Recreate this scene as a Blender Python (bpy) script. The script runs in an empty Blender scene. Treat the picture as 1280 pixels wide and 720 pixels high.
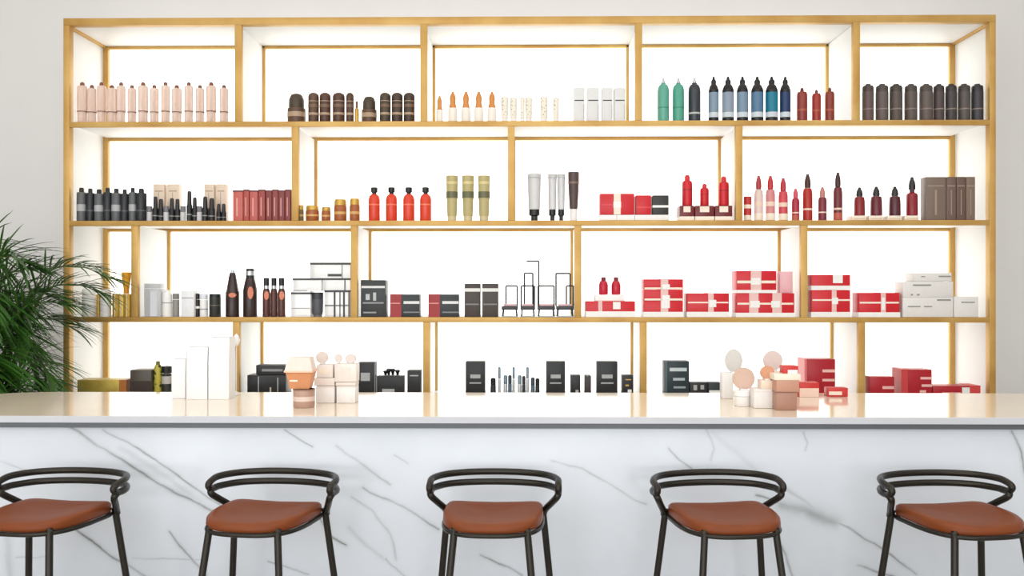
import bpy, bmesh, math, random
from mathutils import Vector, Matrix
random.seed(7)
scn = bpy.context.scene
COL = scn.collection
F = 1200.0; H = 1.52; TH = math.radians(0.8)
SN, CS = math.sin(TH), math.cos(TH)

def ray(u, v, Y):
    """point of the plane y=Y seen at photo pixel (u, v)"""
    a = (u - 640) / F
    dx = -SN + CS * a; dy = CS + SN * a
    t = Y / dy
    return Vector((t * dx, Y, H + t * (360 - v) / F))
def X(u, Y): return ray(u, 360, Y).x
def Z(v, Y, u=640): return ray(u, v, Y).z

# ------------------------------------------------------------------ materials
def lin(c):
    c = c / 255.0
    return c / 12.92 if c <= 0.04045 else ((c + 0.055) / 1.055) ** 2.4
def rgb(c): return (lin(c[0]), lin(c[1]), lin(c[2]), 1.0)
MC = {}
def mat(name, c, rough=0.45, metal=0.0, coat=0.0, vary=0.06, scale=40, alpha=1.0, spec=0.5, emit=0.0):
    key = (name,)
    if key in MC: return MC[key]
    m = bpy.data.materials.new(name); m.use_nodes = True
    nt = m.node_tree; b = nt.nodes['Principled BSDF']
    b.inputs['Roughness'].default_value = rough
    b.inputs['Metallic'].default_value = metal
    b.inputs['Coat Weight'].default_value = coat
    b.inputs['Specular IOR Level'].default_value = spec
    b.inputs['Alpha'].default_value = alpha
    col = rgb(c)
    if vary > 0:
        tc = nt.nodes.new('ShaderNodeTexCoord')
        n = nt.nodes.new('ShaderNodeTexNoise'); n.inputs['Scale'].default_value = scale; n.inputs['Detail'].default_value = 2
        mx = nt.nodes.new('ShaderNodeMix'); mx.data_type = 'RGBA'
        mx.inputs[6].default_value = tuple(min(1, x * (1 - vary)) for x in col[:3]) + (1,)
        mx.inputs[7].default_value = tuple(min(1, x * (1 + vary)) for x in col[:3]) + (1,)
        nt.links.new(tc.outputs['Object'], n.inputs['Vector'])
        nt.links.new(n.outputs['Fac'], mx.inputs[0]); nt.links.new(mx.outputs[2], b.inputs['Base Color'])
    else:
        b.inputs['Base Color'].default_value = col
    if emit > 0:
        b.inputs['Emission Color'].default_value = col; b.inputs['Emission Strength'].default_value = emit
    MC[key] = m
    return m
def cm(c, rough=0.4, metal=0.0, coat=0.0):
    """material for a plain product colour"""
    return mat('product_%d_%d_%d_%d_%d' % (c[0], c[1], c[2], int(rough * 100), int(metal * 100)), c, rough, metal, coat, vary=0.05, scale=60)

def mat_gold():
    m = mat('brushed_brass', (206, 160, 84), 0.45, 0.3, vary=0)
    nt = m.node_tree; b = nt.nodes['Principled BSDF']
    tc = nt.nodes.new('ShaderNodeTexCoord')
    n = nt.nodes.new('ShaderNodeTexNoise'); n.inputs['Scale'].default_value = 3.5; n.inputs['Detail'].default_value = 5
    r = nt.nodes.new('ShaderNodeValToRGB')
    r.color_ramp.elements[0].position = 0.3; r.color_ramp.elements[0].color = rgb((184, 138, 66))
    r.color_ramp.elements[1].position = 0.7; r.color_ramp.elements[1].color = rgb((214, 176, 104))
    nt.links.new(tc.outputs['Object'], n.inputs['Vector']); nt.links.new(n.outputs['Fac'], r.inputs['Fac'])
    nt.links.new(r.outputs['Color'], b.inputs['Base Color'])
    return m
GOLD = mat_gold()
WHITEP = mat('white_shelf_laminate', (238, 238, 236), 0.5, vary=0.01)

def mat_emit(name, c, s):
    m = bpy.data.materials.new(name); m.use_nodes = True
    nt = m.node_tree; b = nt.nodes['Principled BSDF']
    b.inputs['Base Color'].default_value = rgb((240, 240, 236)); b.inputs['Roughness'].default_value = 0.6
    tc = nt.nodes.new('ShaderNodeTexCoord')
    n = nt.nodes.new('ShaderNodeTexNoise'); n.inputs['Scale'].default_value = 0.8
    mx = nt.nodes.new('ShaderNodeMix'); mx.data_type = 'RGBA'
    mx.inputs[6].default_value = rgb(c); mx.inputs[7].default_value = rgb((255, 255, 252))
    nt.links.new(tc.outputs['Object'], n.inputs['Vector']); nt.links.new(n.outputs['Fac'], mx.inputs[0])
    nt.links.new(mx.outputs[2], b.inputs['Emission Color'])
    b.inputs['Emission Strength'].default_value = s
    return m
BACKLIT = mat_emit('backlit_opal_panel', (255, 254, 250), 1.5)

# ------------------------------------------------------------------ mesh helpers
def me_from(bm, name, smooth=True, ang=35):
    me = bpy.data.meshes.new(name)
    bmesh.ops.recalc_face_normals(bm, faces=bm.faces)
    bm.to_mesh(me); bm.free()
    if smooth:
        for p in me.polygons: p.use_smooth = True
        me.set_sharp_from_angle(angle=math.radians(ang))
    return me
def link(name, me, m, parent=None, loc=(0, 0, 0), rz=0):
    if not me.materials: me.materials.append(m)
    elif me.materials[0] != m:
        me = me.copy(); me.materials[0] = m
    o = bpy.data.objects.new(name, me); COL.objects.link(o)
    o.location = loc; o.rotation_euler = (0, 0, rz)
    if parent: o.parent = parent
    return o
def tag(o, label, cat, group=None, kind=None):
    o['label'] = label; o['category'] = cat
    if group: o['group'] = group
    if kind: o['kind'] = kind
    return o
def struct(o):
    o['kind'] = 'structure'; return o
def thing(name, label, cat, loc=(0, 0, 0), rz=0, group=None):
    o = bpy.data.objects.new(name, None); COL.objects.link(o)
    o.empty_display_size = 0.05
    o.location = loc; o.rotation_euler = (0, 0, rz)
    return tag(o, label, cat, group)

def add_box(bm, x0, x1, y0, y1, z0, z1, bev=0.0):
    r = bmesh.ops.create_cube(bm, size=1)
    for v in r['verts']:
        v.co = Vector(((x0 + x1) / 2 + v.co.x * (x1 - x0), (y0 + y1) / 2 + v.co.y * (y1 - y0), (z0 + z1) / 2 + v.co.z * (z1 - z0)))
    if bev > 0:
        es = list({e for v in r['verts'] for e in v.link_edges})
        bmesh.ops.bevel(bm, geom=es, offset=bev, segments=2, affect='EDGES', profile=0.5)
def box_me(x0, x1, y0, y1, z0, z1, bev=0.0, name='box'):
    bm = bmesh.new(); add_box(bm, x0, x1, y0, y1, z0, z1, bev); return me_from(bm, name)
def lathe_me(prof, seg=20, name='lathe', sy=1.0):
    bm = bmesh.new(); rings = []
    for r, z in prof:
        if r < 1e-5: rings.append([bm.verts.new((0, 0, z))])
        else: rings.append([bm.verts.new((r * math.cos(2 * math.pi * i / seg), sy * r * math.sin(2 * math.pi * i / seg), z)) for i in range(seg)])
    for a, b in zip(rings[:-1], rings[1:]):
        for i in range(seg):
            j = (i + 1) % seg
            if len(a) == 1 and len(b) == 1: continue
            if len(a) == 1: bm.faces.new((a[0], b[i], b[j]))
            elif len(b) == 1: bm.faces.new((a[i], a[j], b[0]))
            else: bm.faces.new((a[i], a[j], b[j], b[i]))
    if len(rings[0]) > 1: bm.faces.new(rings[0])
    if len(rings[-1]) > 1: bm.faces.new(rings[-1])
    return me_from(bm, name)
def tube(bm, pts, r, seg=10, closed=False):
    pts = [Vector(p) for p in pts]; n = len(pts); rings = []
    prev = None
    for i, p in enumerate(pts):
        if closed: t = pts[(i + 1) % n] - pts[(i - 1) % n]
        elif i == 0: t = pts[1] - pts[0]
        elif i == n - 1: t = pts[-1] - pts[-2]
        else: t = pts[i + 1] - pts[i - 1]
        t.normalize()
        if prev is None:
            a = Vector((0, 0, 1)) if abs(t.z) < 0.9 else Vector((0, 1, 0))
            nrm = t.cross(a).normalized()
        else:
            nrm = prev - t * prev.dot(t)
            nrm = pbi.cross(t).normalized() if nrm.length < .3 else nrm.normalized()
        prev = nrm; bi = t.cross(nrm); pbi = bi
        rr = r(i / (n - 1)) if callable(r) else r
        rings.append([bm.verts.new(p + (nrm * math.cos(2 * math.pi * k / seg) + bi * math.sin(2 * math.pi * k / seg)) * rr) for k in range(seg)])
    m = n if closed else n - 1
    for i in range(m):
        a, b = rings[i], rings[(i + 1) % n]
        for k in range(seg):
            bm.faces.new((a[k], a[(k + 1) % seg], b[(k + 1) % seg], b[k]))
    if not closed:
        bm.faces.new(rings[0]); bm.faces.new(rings[-1])
def spline(pts, n=8):
    """Catmull-Rom through pts"""
    P = [Vector(p) for p in pts]; P = [2 * P[0] - P[1]] + P + [2 * P[-1] - P[-2]]; out = []
    for i in range(1, len(P) - 2):
        for k in range(n):
            t = k / n; a, b, c, d = P[i - 1], P[i], P[i + 1], P[i + 2]
            out.append(0.5 * ((2 * b) + (c - a) * t + (2 * a - 5 * b + 4 * c - d) * t * t + (3 * b - 3 * c + d - a) * t ** 3))
    out.append(P[-2]); return out

# ================================================================== ROOM
YW = 5.93
def plaster(name, c):
    m = mat(name, c, 0.85, vary=0.02, scale=3); return m
WALLM = plaster('warm_grey_wall_paint', (228, 226, 224))
struct(link('wall_back', box_me(-5.6, 5.6, YW, YW + 0.12, 0, 3.95), WALLM))
struct(link('wall_left', box_me(-5.72, -5.6, -3.0, YW + 0.12, 0, 3.95), WALLM))
struct(link('wall_right', box_me(5.6, 5.72, -3.0, YW + 0.12, 0, 3.95), WALLM))
struct(link('ceiling', box_me(-5.72, 5.72, -3.0, YW + 0.12, 3.95, 4.07), plaster('white_ceiling_paint', (240, 240, 238))))
FL = mat('pale_concrete_floor', (196, 190, 182), 0.5, vary=0.08, scale=2)
struct(link('floor', box_me(-5.72, 5.72, -3.0, YW + 0.12, -0.1, 0), FL))
struct(link('baseboard_back', box_me(-5.6, 5.6, YW - 0.015, YW, 0, 0.1, 0.003), mat('white_baseboard', (236, 235, 232), 0.4, vary=0.01)))

# ================================================================== SHELVING
YF, YB = 5.30, 5.805
XL, XR = X(79, YF), X(1245, YF)
rows_v = [(151, 157.5), (275.5, 282), (396.5, 403), (500, 507)]
SH = [Z(v[0], YF) for v in rows_v]
LIFT = 0.0007          # top surfaces
SHB = [Z(v[1], YF) for v in rows_v]
ZT, ZTB = Z(20.5, YF), Z(29.5, YF)
unit = thing('shelving_unit', 'tall brass-framed backlit display shelving with white shelves against the back wall', 'shelves', ((XL + XR) / 2, YF, 0))
U0 = Vector(unit.location)
def upart(name, x0, x1, y0, y1, z0, z1, m, bev=0.002):
    me = box_me(x0 - U0.x, x1 - U0.x, y0 - U0.y, y1 - U0.y, z0, z1, bev, name)
    return link(name, me, m, unit)
PW, PD = 0.034, 0.05
# outer posts full height
upart('front_post', XL, XL + PW, YF, YF + PD, 0, ZTB, GOLD)
upart('front_post', XR - PW, XR, YF, YF + PD, 0, ZTB, GOLD)
upart('back_post', XL + 0.009, XL + 0.041, YB - 0.028, YB, 0, ZTB, GOLD)
upart('back_post', XR - 0.041, XR - 0.009, YB - 0.028, YB, 0, ZTB, GOLD)
upart('top_rail', XL, XR, YF, YF + PD, ZTB, ZT, GOLD)
upart('side_rail', XL + .009, XL + 0.03, YF + PD, YB - 0.028, ZTB-.008, ZTB + 0.02, GOLD)
upart('side_rail', XR - 0.03, XR - .009, YF + PD, YB - 0.028, ZTB-.008, ZTB + 0.02, GOLD)
upart('shelf_board', XL + 0.02, XR - 0.02, YF + PD, YB, ZTB + 0.004, ZTB + 0.018, WHITEP)
upart('back_rail', XL + 0.028, XR - 0.028, YB - 0.026, YB - 0.001, ZTB - 0.013, ZTB + 0.0035, GOLD)
low = 0.16
levels = [(SH[i], SHB[i]) for i in range(4)] + [(low + 0.03, low)]
for zt, zb in levels:
    upart('shelf_rail', XL + PW, XR - PW, YF, YF + 0.03, zb, zt, GOLD)
    upart('back_rail', XL + 0.028, XR - 0.028, YB - 0.024, YB - 0.001, zb - 0.004, zt - 0.0142, GOLD)
    upart('shelf_board', XL + PW, XR - PW, YF + 0.03, YB, zt - 0.014, zt, WHITEP, 0.001)
# panels
upart('backlit_panel', XL + 0.01, XR - 0.01, YB + 0.012, YB + 0.035, low, ZTB, BACKLIT, 0)
upart('side_panel', XL + 0.001, XL + 0.008, YF + PD, YB - 0.028, low, ZTB, WHITEP, 0)
upart('side_panel', XR - 0.008, XR - 0.001, YF + PD, YB - 0.028, low, ZTB, WHITEP, 0)
def divider(u, ztop, zbot):
    xc = X(u, YF)
    upart('front_post', xc - 0.019, xc + 0.019, YF, YF + 0.034, zbot, ztop, GOLD)
    upart('back_post', xc - 0.019, xc + 0.019, YB - 0.026, YB - 0.001, zbot, ztop + 0.002, GOLD)
    upart('divider_panel', xc - 0.004, xc + 0.004, YF + 0.034, YB - 0.026, zbot, ztop, WHITEP, 0)
for u in (297.5, 529.5, 798.5, 1071): divider(u, ZTB, SH[0])
for u in (368.5, 639, 924): divider(u, SHB[0], SH[1])
for u in (168, 442.5, 722.5, 1005.5): divider(u, SHB[1], SH[2])
for u in (295, 533, 804.5, 1077.5): divider(u, SHB[2], SH[3])
for u in (168, 442, 722, 1005): divider(u, SHB[3], low + 0.03)

# ================================================================== COUNTER
YC0, YC1 = 3.75, 4.62
ZC = Z(521, YC0)
def veined(name, base, segs, wob=0.03, darker=(150, 152, 150), rough=0.18):
    m = bpy.data.materials.new(name); m.use_nodes = True
    nt = m.node_tree; b = nt.nodes['Principled BSDF']
    b.inputs['Roughness'].default_value = rough
    N = nt.nodes.new; L = nt.links.new
    # segment distance group
    g = bpy.data.node_groups.get('vein_segment')
    if g is None:
        g = bpy.data.node_groups.new('vein_segment', 'ShaderNodeTree')
        for nm in ('P', 'A', 'BA'): g.interface.new_socket(nm, in_out='INPUT', socket_type='NodeSocketVector')
        g.interface.new_socket('Width', in_out='INPUT', socket_type='NodeSocketFloat')
        g.interface.new_socket('Strength', in_out='INPUT', socket_type='NodeSocketFloat')
        g.interface.new_socket('Fac', in_out='OUTPUT', socket_type='NodeSocketFloat')
        gi = g.nodes.new('NodeGroupInput'); go = g.nodes.new('NodeGroupOutput'); gl = g.links.new
        def V(op): n = g.nodes.new('ShaderNodeVectorMath'); n.operation = op; return n
        def M(op, clamp=False): n = g.nodes.new('ShaderNodeMath'); n.operation = op; n.use_clamp = clamp; return n
        pa = V('SUBTRACT'); gl(gi.outputs['P'], pa.inputs[0]); gl(gi.outputs['A'], pa.inputs[1])
        d1 = V('DOT_PRODUCT'); gl(pa.outputs[0], d1.inputs[0]); gl(gi.outputs['BA'], d1.inputs[1])
        d2 = V('DOT_PRODUCT'); gl(gi.outputs['BA'], d2.inputs[0]); gl(gi.outputs['BA'], d2.inputs[1])
        h = M('DIVIDE', True); gl(d1.outputs['Value'], h.inputs[0]); gl(d2.outputs['Value'], h.inputs[1])
        sc = V('SCALE'); gl(gi.outputs['BA'], sc.inputs[0]); gl(h.outputs[0], sc.inputs['Scale'])
        df = V('SUBTRACT'); gl(pa.outputs[0], df.inputs[0]); gl(sc.outputs[0], df.inputs[1])
        ln = V('LENGTH'); gl(df.outputs[0], ln.inputs[0])
        q = M('DIVIDE'); gl(ln.outputs['Value'], q.inputs[0]); gl(gi.outputs['Width'], q.inputs[1])
        q2 = M('MULTIPLY'); gl(q.outputs[0], q2.inputs[0]); gl(q.outputs[0], q2.inputs[1])
        q3 = M('ADD'); gl(q2.outputs[0], q3.inputs[0]); q3.inputs[1].default_value = 1
        q4 = M('DIVIDE'); gl(gi.outputs['Strength'], q4.inputs[0]); gl(q3.outputs[0], q4.inputs[1])
        gl(q4.outputs[0], go.inputs[0])
    tc = N('ShaderNodeTexCoord')
    n1 = N('ShaderNodeTexNoise'); n1.inputs['Scale'].default_value = 7; n1.inputs['Detail'].default_value = 6
    L(tc.outputs['Object'], n1.inputs['Vector'])
    s = N('ShaderNodeVectorMath'); s.operation = 'SUBTRACT'; L(n1.outputs['Color'], s.inputs[0]); s.inputs[1].default_value = (.5, .5, .5)
    s2 = N('ShaderNodeVectorMath'); s2.operation = 'SCALE'; L(s.outputs[0], s2.inputs[0]); s2.inputs['Scale'].default_value = wob
    ad = N('ShaderNodeVectorMath'); ad.operation = 'ADD'; L(tc.outputs['Object'], ad.inputs[0]); L(s2.outputs[0], ad.inputs[1])
    fl = N('ShaderNodeVectorMath'); fl.operation = 'MULTIPLY'; L(ad.outputs[0], fl.inputs[0]); fl.inputs[1].default_value = (1, 0, 1)
    last = None
    for (ax, az, bx, bz, w, st) in segs:
        n = N('ShaderNodeGroup'); n.node_tree = g
        L(fl.outputs[0], n.inputs['P'])
        n.inputs['A'].default_value = (ax, 0, az); n.inputs['BA'].default_value = (bx - ax, 0, bz - az)
        n.inputs['Width'].default_value = w; n.inputs['Strength'].default_value = st
        if last is None: last = n.outputs[0]
        else:
            mx = N('ShaderNodeMath'); mx.operation = 'MAXIMUM'; L(last, mx.inputs[0]); L(n.outputs[0], mx.inputs[1]); last = mx.outputs[0]
    # modulate along veins and soft clouds
    n2 = N('ShaderNodeTexNoise'); n2.inputs['Scale'].default_value = 5; n2.inputs['Detail'].default_value = 4
    L(tc.outputs['Object'], n2.inputs['Vector'])
    mr = N('ShaderNodeMapRange'); mr.inputs[1].default_value = .3; mr.inputs[2].default_value = .62; mr.inputs[3].default_value = .35; mr.inputs[4].default_value = 1.1
    L(n2.outputs['Fac'], mr.inputs[0])
    mu = N('ShaderNodeMath'); mu.operation = 'MULTIPLY'; mu.use_clamp = True; L(last, mu.inputs[0]); L(mr.outputs[0], mu.inputs[1])
    n3 = N('ShaderNodeTexNoise'); n3.inputs['Scale'].default_value = 1.6; n3.inputs['Detail'].default_value = 5
    L(tc.outputs['Object'], n3.inputs['Vector'])
    cl = N('ShaderNodeMix'); cl.data_type = 'RGBA'
    cl.inputs[6].default_value = rgb(base); cl.inputs[7].default_value = rgb(tuple(int(x * .94) for x in base))
    mr3 = N('ShaderNodeMapRange'); mr3.inputs[1].default_value = .4; mr3.inputs[2].default_value = .7
    L(n3.outputs['Fac'], mr3.inputs[0]); L(mr3.outputs[0], cl.inputs[0])
    fi = N('ShaderNodeMix'); fi.data_type = 'RGBA'
    L(mu.outputs[0], fi.inputs[0]); L(cl.outputs[2], fi.inputs[6]); fi.inputs[7].default_value = rgb(darker)
    L(fi.outputs[2], b.inputs['Base Color'])
    return m
YP = YC0 + 0.03     # plane of the marble front
V = [((87, 532), (140, 568), (202, 607), (269, 641), 2.0, .75),
     ((129, 537), (193, 574), (262, 623), (300, 648), 1.4, .65),
     ((150, 560), (200, 590), (250, 628), 5, .18),
     ((97, 663), (128, 688), (161, 708), (185, 722), 1.7, .8),
     ((212, 666), (242, 702), (262, 724), 1.5, .65),
     ((0, 577), (35, 590), 1.5, .3), ((5, 640), (14, 720), 6, .25),
     ((356, 537), (390, 559), 1.2, .5), ((398, 648), (412, 668), (432, 680), 1.6, .7),
     ((336, 703), (386, 718), 1.2, .55), ((20, 697), (60, 696), 1, .35), ((165, 697), (260, 700), 1, .3),
     ((420, 557), (487, 606), 1.6, .45), ((454, 609), (500, 632), (548, 661), 1.6, .65),
     ((440, 622), (467, 636), (487, 668), (497, 700), 1.8, .35), ((483, 700), (508, 720), 1.5, .5),
     ((495, 570), (510, 580), 1.2, .5), ((436, 660), (480, 700), 3, .2),
     ((601, 693), (652, 718), 1.6, .6), ((690, 576), (729, 586), (806, 631), 1.5, .42),
     ((835, 560), (865, 588), 1.4, .6), ((883, 537), (893, 560), (889, 575), 1.8, .45),
     ((890, 540), (930, 575), (980, 620), 4, .16), ((1004, 541), (1009, 552), (1006, 562), 1.2, .3),
     ((945, 618), (971, 628), (1052, 654), (1082, 675), 1.7, .6), ((975, 632), (1045, 652), 8, .6),
     ((985, 612), (1020, 640), 3, .3),
     ((1082, 675), (1110, 692), (1146, 718), 1.5, .65), ((968, 661), (980, 690), (990, 722), 1.8, .75),
     ((1072, 707), (1119, 720), 1.7, .85), ((1266, 540), (1276, 565), (1282, 600), 1.7, .7),
     ((1276, 650), (1284, 680), 1.5, .4)]
segs = []
def px(p): q = ray(p[0], p[1], YP); return q.x, q.z
for v in V:
    pts = v[:-2]; w = v[-2] * 0.75 * YP / F; st = min(.95, v[-1] * 1.2)
    for a, b in zip(pts[:-1], pts[1:]):
        (ax, az), (bx, bz) = px(a), px(b); segs.append((ax, az, bx, bz, w, st))
MARBLE = veined('white_marble_grey_veins', (222, 227, 234), segs, 0.035, (120, 125, 122))
CT = mat('cream_polished_quartz', (246, 230, 208), 0.09, vary=0.03, scale=4)
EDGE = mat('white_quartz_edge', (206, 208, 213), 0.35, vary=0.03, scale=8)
XC0, XC1 = -2.75, 2.75
base = thing('bar_counter', 'long bar counter clad in white marble with grey veins behind the stools', 'counter', (0, YP, 0))
zs = ZC - 0.026
zt = zs - 0.022
link('front_panel', box_me(XC0 + .03, XC1 - .03, 0, 0.02, 0.0, zt, 0.001), MARBLE, base)
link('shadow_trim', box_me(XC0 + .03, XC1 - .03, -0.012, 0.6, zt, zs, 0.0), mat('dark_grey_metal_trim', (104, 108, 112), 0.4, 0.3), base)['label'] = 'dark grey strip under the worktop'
link('carcass', box_me(XC0 + .05, XC1 - .05, 0.02, 0.62, 0.0, zt, 0.0), mat('white_counter_carcass', (225, 224, 220), 0.5), base)
# worktop with a rounded back corner at the left end
def worktop():
    bm = bmesh.new(); pts = []
    pts += [(XC1, YC0), (XC1, YC1)]
    xa = X(75, YC1)
    for i in range(13):
        t = i / 12
        a = math.pi / 2 * t
        pts.append((xa - (xa - XC0 - .05) * math.sin(a), YC1 - (YC1 - YC0 - .35) * (1 - math.cos(a))))
    pts += [(XC0, YC0)]
    lo = [bm.verts.new((x, y, zs)) for x, y in pts]; hi = [bm.verts.new((x, y, ZC)) for x, y in pts]
    bm.faces.new(lo); top = bm.faces.new(hi)
    n = len(pts)
    for i in range(n): bm.faces.new((lo[i], lo[(i + 1) % n], hi[(i + 1) % n], hi[i]))
    bmesh.ops.bevel(bm, geom=list(top.edges), offset=0.003, segments=2, affect='EDGES')
    me = me_from(bm, 'worktop', ang=30)
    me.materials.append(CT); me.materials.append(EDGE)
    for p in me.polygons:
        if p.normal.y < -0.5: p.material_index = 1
    return me
wt = bpy.data.objects.new('countertop', worktop()); COL.objects.link(wt)
tag(wt, 'polished cream stone countertop lying on the marble-fronted bar', 'countertop')

# ================================================================== STOOLS
LEATHER = mat('cognac_leather', (124, 60, 22), 0.40, spec=.3, vary=0.12, scale=14, coat=0.0)
LEDGE = LEATHER
STEEL = mat('black_bronze_steel', (50, 46, 40), 0.35, 0.6, vary=0.05)
def seat_plan(t, grow=0.0):
    """t 0..1 round the seat outline: flat back with tight corners, rounded front"""
    a = 2 * math.pi * t
    c, s = math.cos(a), math.sin(a)
    if s >= 0:      # back half
        n = 7.0; hx, hy = .178, .165
    else:
        n = 2.9; hx, hy = .178, .195
    x = hx * (abs(c) ** (2 / n)) * (1 if c >= 0 else -1)
    y = hy * (abs(s) ** (2 / n)) * (1 if s >= 0 else -1)
    k = 1 + 0.07 * (y / .195 if y < 0 else 0)     # slightly narrower towards the front
    return x * k * (1 + grow), y * (1 + grow)
def seat_me():
    bm = bmesh.new(); N = 56
    prof = [(0.0, .694 ), (.93, .694), (.985, .699), (1.0, .708), (.99, .719), (.95, .727), (.85, .731), (.6, .7285), (.3, .725)]
    rings = []
    for k, z in prof[1:]:
        rg = []
        for i in range(N):
            x, y = seat_plan(i / N); x *= k; y *= k
            zz = z + (0.010 * (abs(x) / .178) ** 2 * (1 if z > .71 else 0) * min(1, k)) - 0.006 * max(0, -y / .195) ** 2 * (1 if z > .71 else 0)
            rg.append(bm.verts.new((x, y, zz)))
        rings.append(rg)
    b0 = bm.verts.new((0, 0, .694)); t0 = bm.verts.new((0, 0, .724))
    for i in range(N):
        j = (i + 1) % N
        bm.faces.new((b0, rings[0][j], rings[0][i])); bm.faces.new((t0, rings[-1][i], rings[-1][j]))
    for a, b in zip(rings[:-1], rings[1:]):
        for i in range(N):
            j = (i + 1) % N; bm.faces.new((a[i], a[j], b[j], b[i]))
    return me_from(bm, 'seat', ang=60)
def ring_me(z, g, r):
    bm = bmesh.new(); N = 48
    tube(bm, [(*seat_plan(i / N, g), z) for i in range(N)], r, 8, closed=True)
    return me_from(bm, 'seat_frame', ang=60)
SEAT = seat_me(); SFR = ring_me(.689, -.02, .008)
def rail_pts(z, zs_, yoff=0.0, w=.232):
    return [(-w + .004, .07 + yoff, zs_), (-w + .012, .125, z), (-w * .78, .205, z), (-w * .42, .247, z), (0, .258, z),
            (w * .42, .247, z), (w * .78, .205, z), (w - .012, .125, z), (w - .004, .07 + yoff, zs_)]
def rails_me():
    """one bent tube: upper hoop turning at both ends into the lower hoop, whose ends drop to the seat corners"""
    bm = bmesh.new()
    up, lo, w = .820, .783, .232
    upper = [(-w * .80, .205, up), (-w * .44, .250, up), (0, .263, up), (w * .44, .250, up), (w * .80, .205, up)]
    rend = [(w * .985, .125, up), (w * 1.0, .068, up - .008), (w * 1.0, .050, (up + lo) / 2 - .002), (w * 1.0, .072, lo + .001), (w * .985, .13, lo)]
    lower = [(w * .79, .205, lo), (w * .43, .244, lo), (0, .256, lo), (-w * .43, .244, lo), (-w * .79, .205, lo)]
    lend = [(-w * .985, .13, lo), (-w * 1.0, .072, lo + .001), (-w * 1.0, .050, (up + lo) / 2 - .002), (-w * 1.0, .068, up - .008), (-w * .985, .125, up)]
    loop = upper + rend + lower + lend
    n = len(loop); out = []
    for i in range(n):
        a, b, c, d = [Vector(loop[(i + k) % n]) for k in (-1, 0, 1, 2)]
        for k in range(5):
            t = k / 5
            out.append(0.5 * ((2 * b) + (c - a) * t + (2 * a - 5 * b + 4 * c - d) * t * t + (3 * b - 3 * c + d - a) * t ** 3))
    tube(bm, out, .0125, 10, closed=True)
    return me_from(bm, 'back_rail', ang=80)
RAIL = rails_me()
def arm_me(s):
    bm = bmesh.new(); w = .232
    tube(bm, spline([(s * w * .99, .11, .783), (s * w * 1.0, .072, .780), (s * w * .975, .064, .766), (s * .206, .104, .735), (s * .186, .142, .706), (s * .180, .156, .688)], 6), .0125, 10)
    return me_from(bm, 'arm_support', ang=80)
def leg_me(p0, p1):
    bm = bmesh.new(); tube(bm, spline([p0, (p0[0] + (p1[0] - p0[0]) * .05, p0[1] + (p1[1] - p0[1]) * .05, p0[2] - .04), p1], 5), .0125, 10)
    return me_from(bm, 'leg', ang=80)
LEGS = [leg_me((s * .178, .152, .690), (s * .245, .235, .006)) for s in (-1, 1)] + [leg_me((s * .125, -.155, .688), (s * .190, -.255, .006)) for s in (-1, 1)]
FOOT = None
def footrest_me():
    bm = bmesh.new(); z = .25; t = (.69 - z) / .684
    bk = (.178 + .067 * t, .152 + .083 * t); fr = (.125 + .065 * t, -.155 - .10 * t)
    for a, b in (((-bk[0], bk[1]), (bk[0], bk[1])), ((-fr[0], fr[1]), (fr[0], fr[1])), ((-bk[0], bk[1]), (-fr[0], fr[1])), ((bk[0], bk[1]), (fr[0], fr[1]))):
        tube(bm, [(a[0], a[1], z), (b[0], b[1], z)], .009, 8)
    return me_from(bm, 'footrest', ang=80)
FOOT = footrest_me(); ARMS = [arm_me(-1), arm_me(1)]
PAD = lathe_me([(0, 0), (.015, 0), (.015, .012), (0, .012)], 12)
RUB = mat('black_rubber', (30, 30, 30), .8)
YS = 3.40
stool_u = [(79, 'leftmost bar stool, cut off by the left edge, with tan leather seat'),
           (341.5, 'tan leather bar stool, second from the left along the counter'),
           (618, 'middle one of the five tan leather bar stools at the counter'),
           (896.5, 'tan leather bar stool, second from the right along the counter'),
           (1181, 'rightmost tan leather bar stool with black looped back rail')]
first = None
ROT = [-9, -9, -1, 7, 9]
for i, (u, lab) in enumerate(stool_u):
    yy = YS + .11
    x = X(u, yy) + math.sin(math.radians(ROT[i])) * .06
    if first is None:
        root = thing('bar_stool', lab, 'bar stool', (x, YS, 0), math.radians(ROT[i]), 'leather bar stools at the counter')
        link('seat', SEAT, LEATHER, root)
        link('seat_frame', SFR, STEEL, root); link('back_rail', RAIL, STEEL, root)
        for a in ARMS: link('arm_support', a, STEEL, root)
        for k, l in enumerate(LEGS):
            lo = link('leg', l, STEEL, root)
            p1 = [(-.245, .235), (.245, .235), (-.19, -.255), (.19, -.255)][k]
            link('foot_cap', PAD, RUB, lo, (p1[0], p1[1], 0))
        link('footrest', FOOT, STEEL, root)
        first = root
    else:
        root = first.copy(); COL.objects.link(root); root.location = (x, YS, 0); root.rotation_euler = (0, 0, math.radians(ROT[i])); root['label'] = lab
        for ch in list(first.children):
            c = ch.copy(); COL.objects.link(c); c.parent = root
            for g in ch.children:
                d = g.copy(); COL.objects.link(d); d.parent = c

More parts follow.
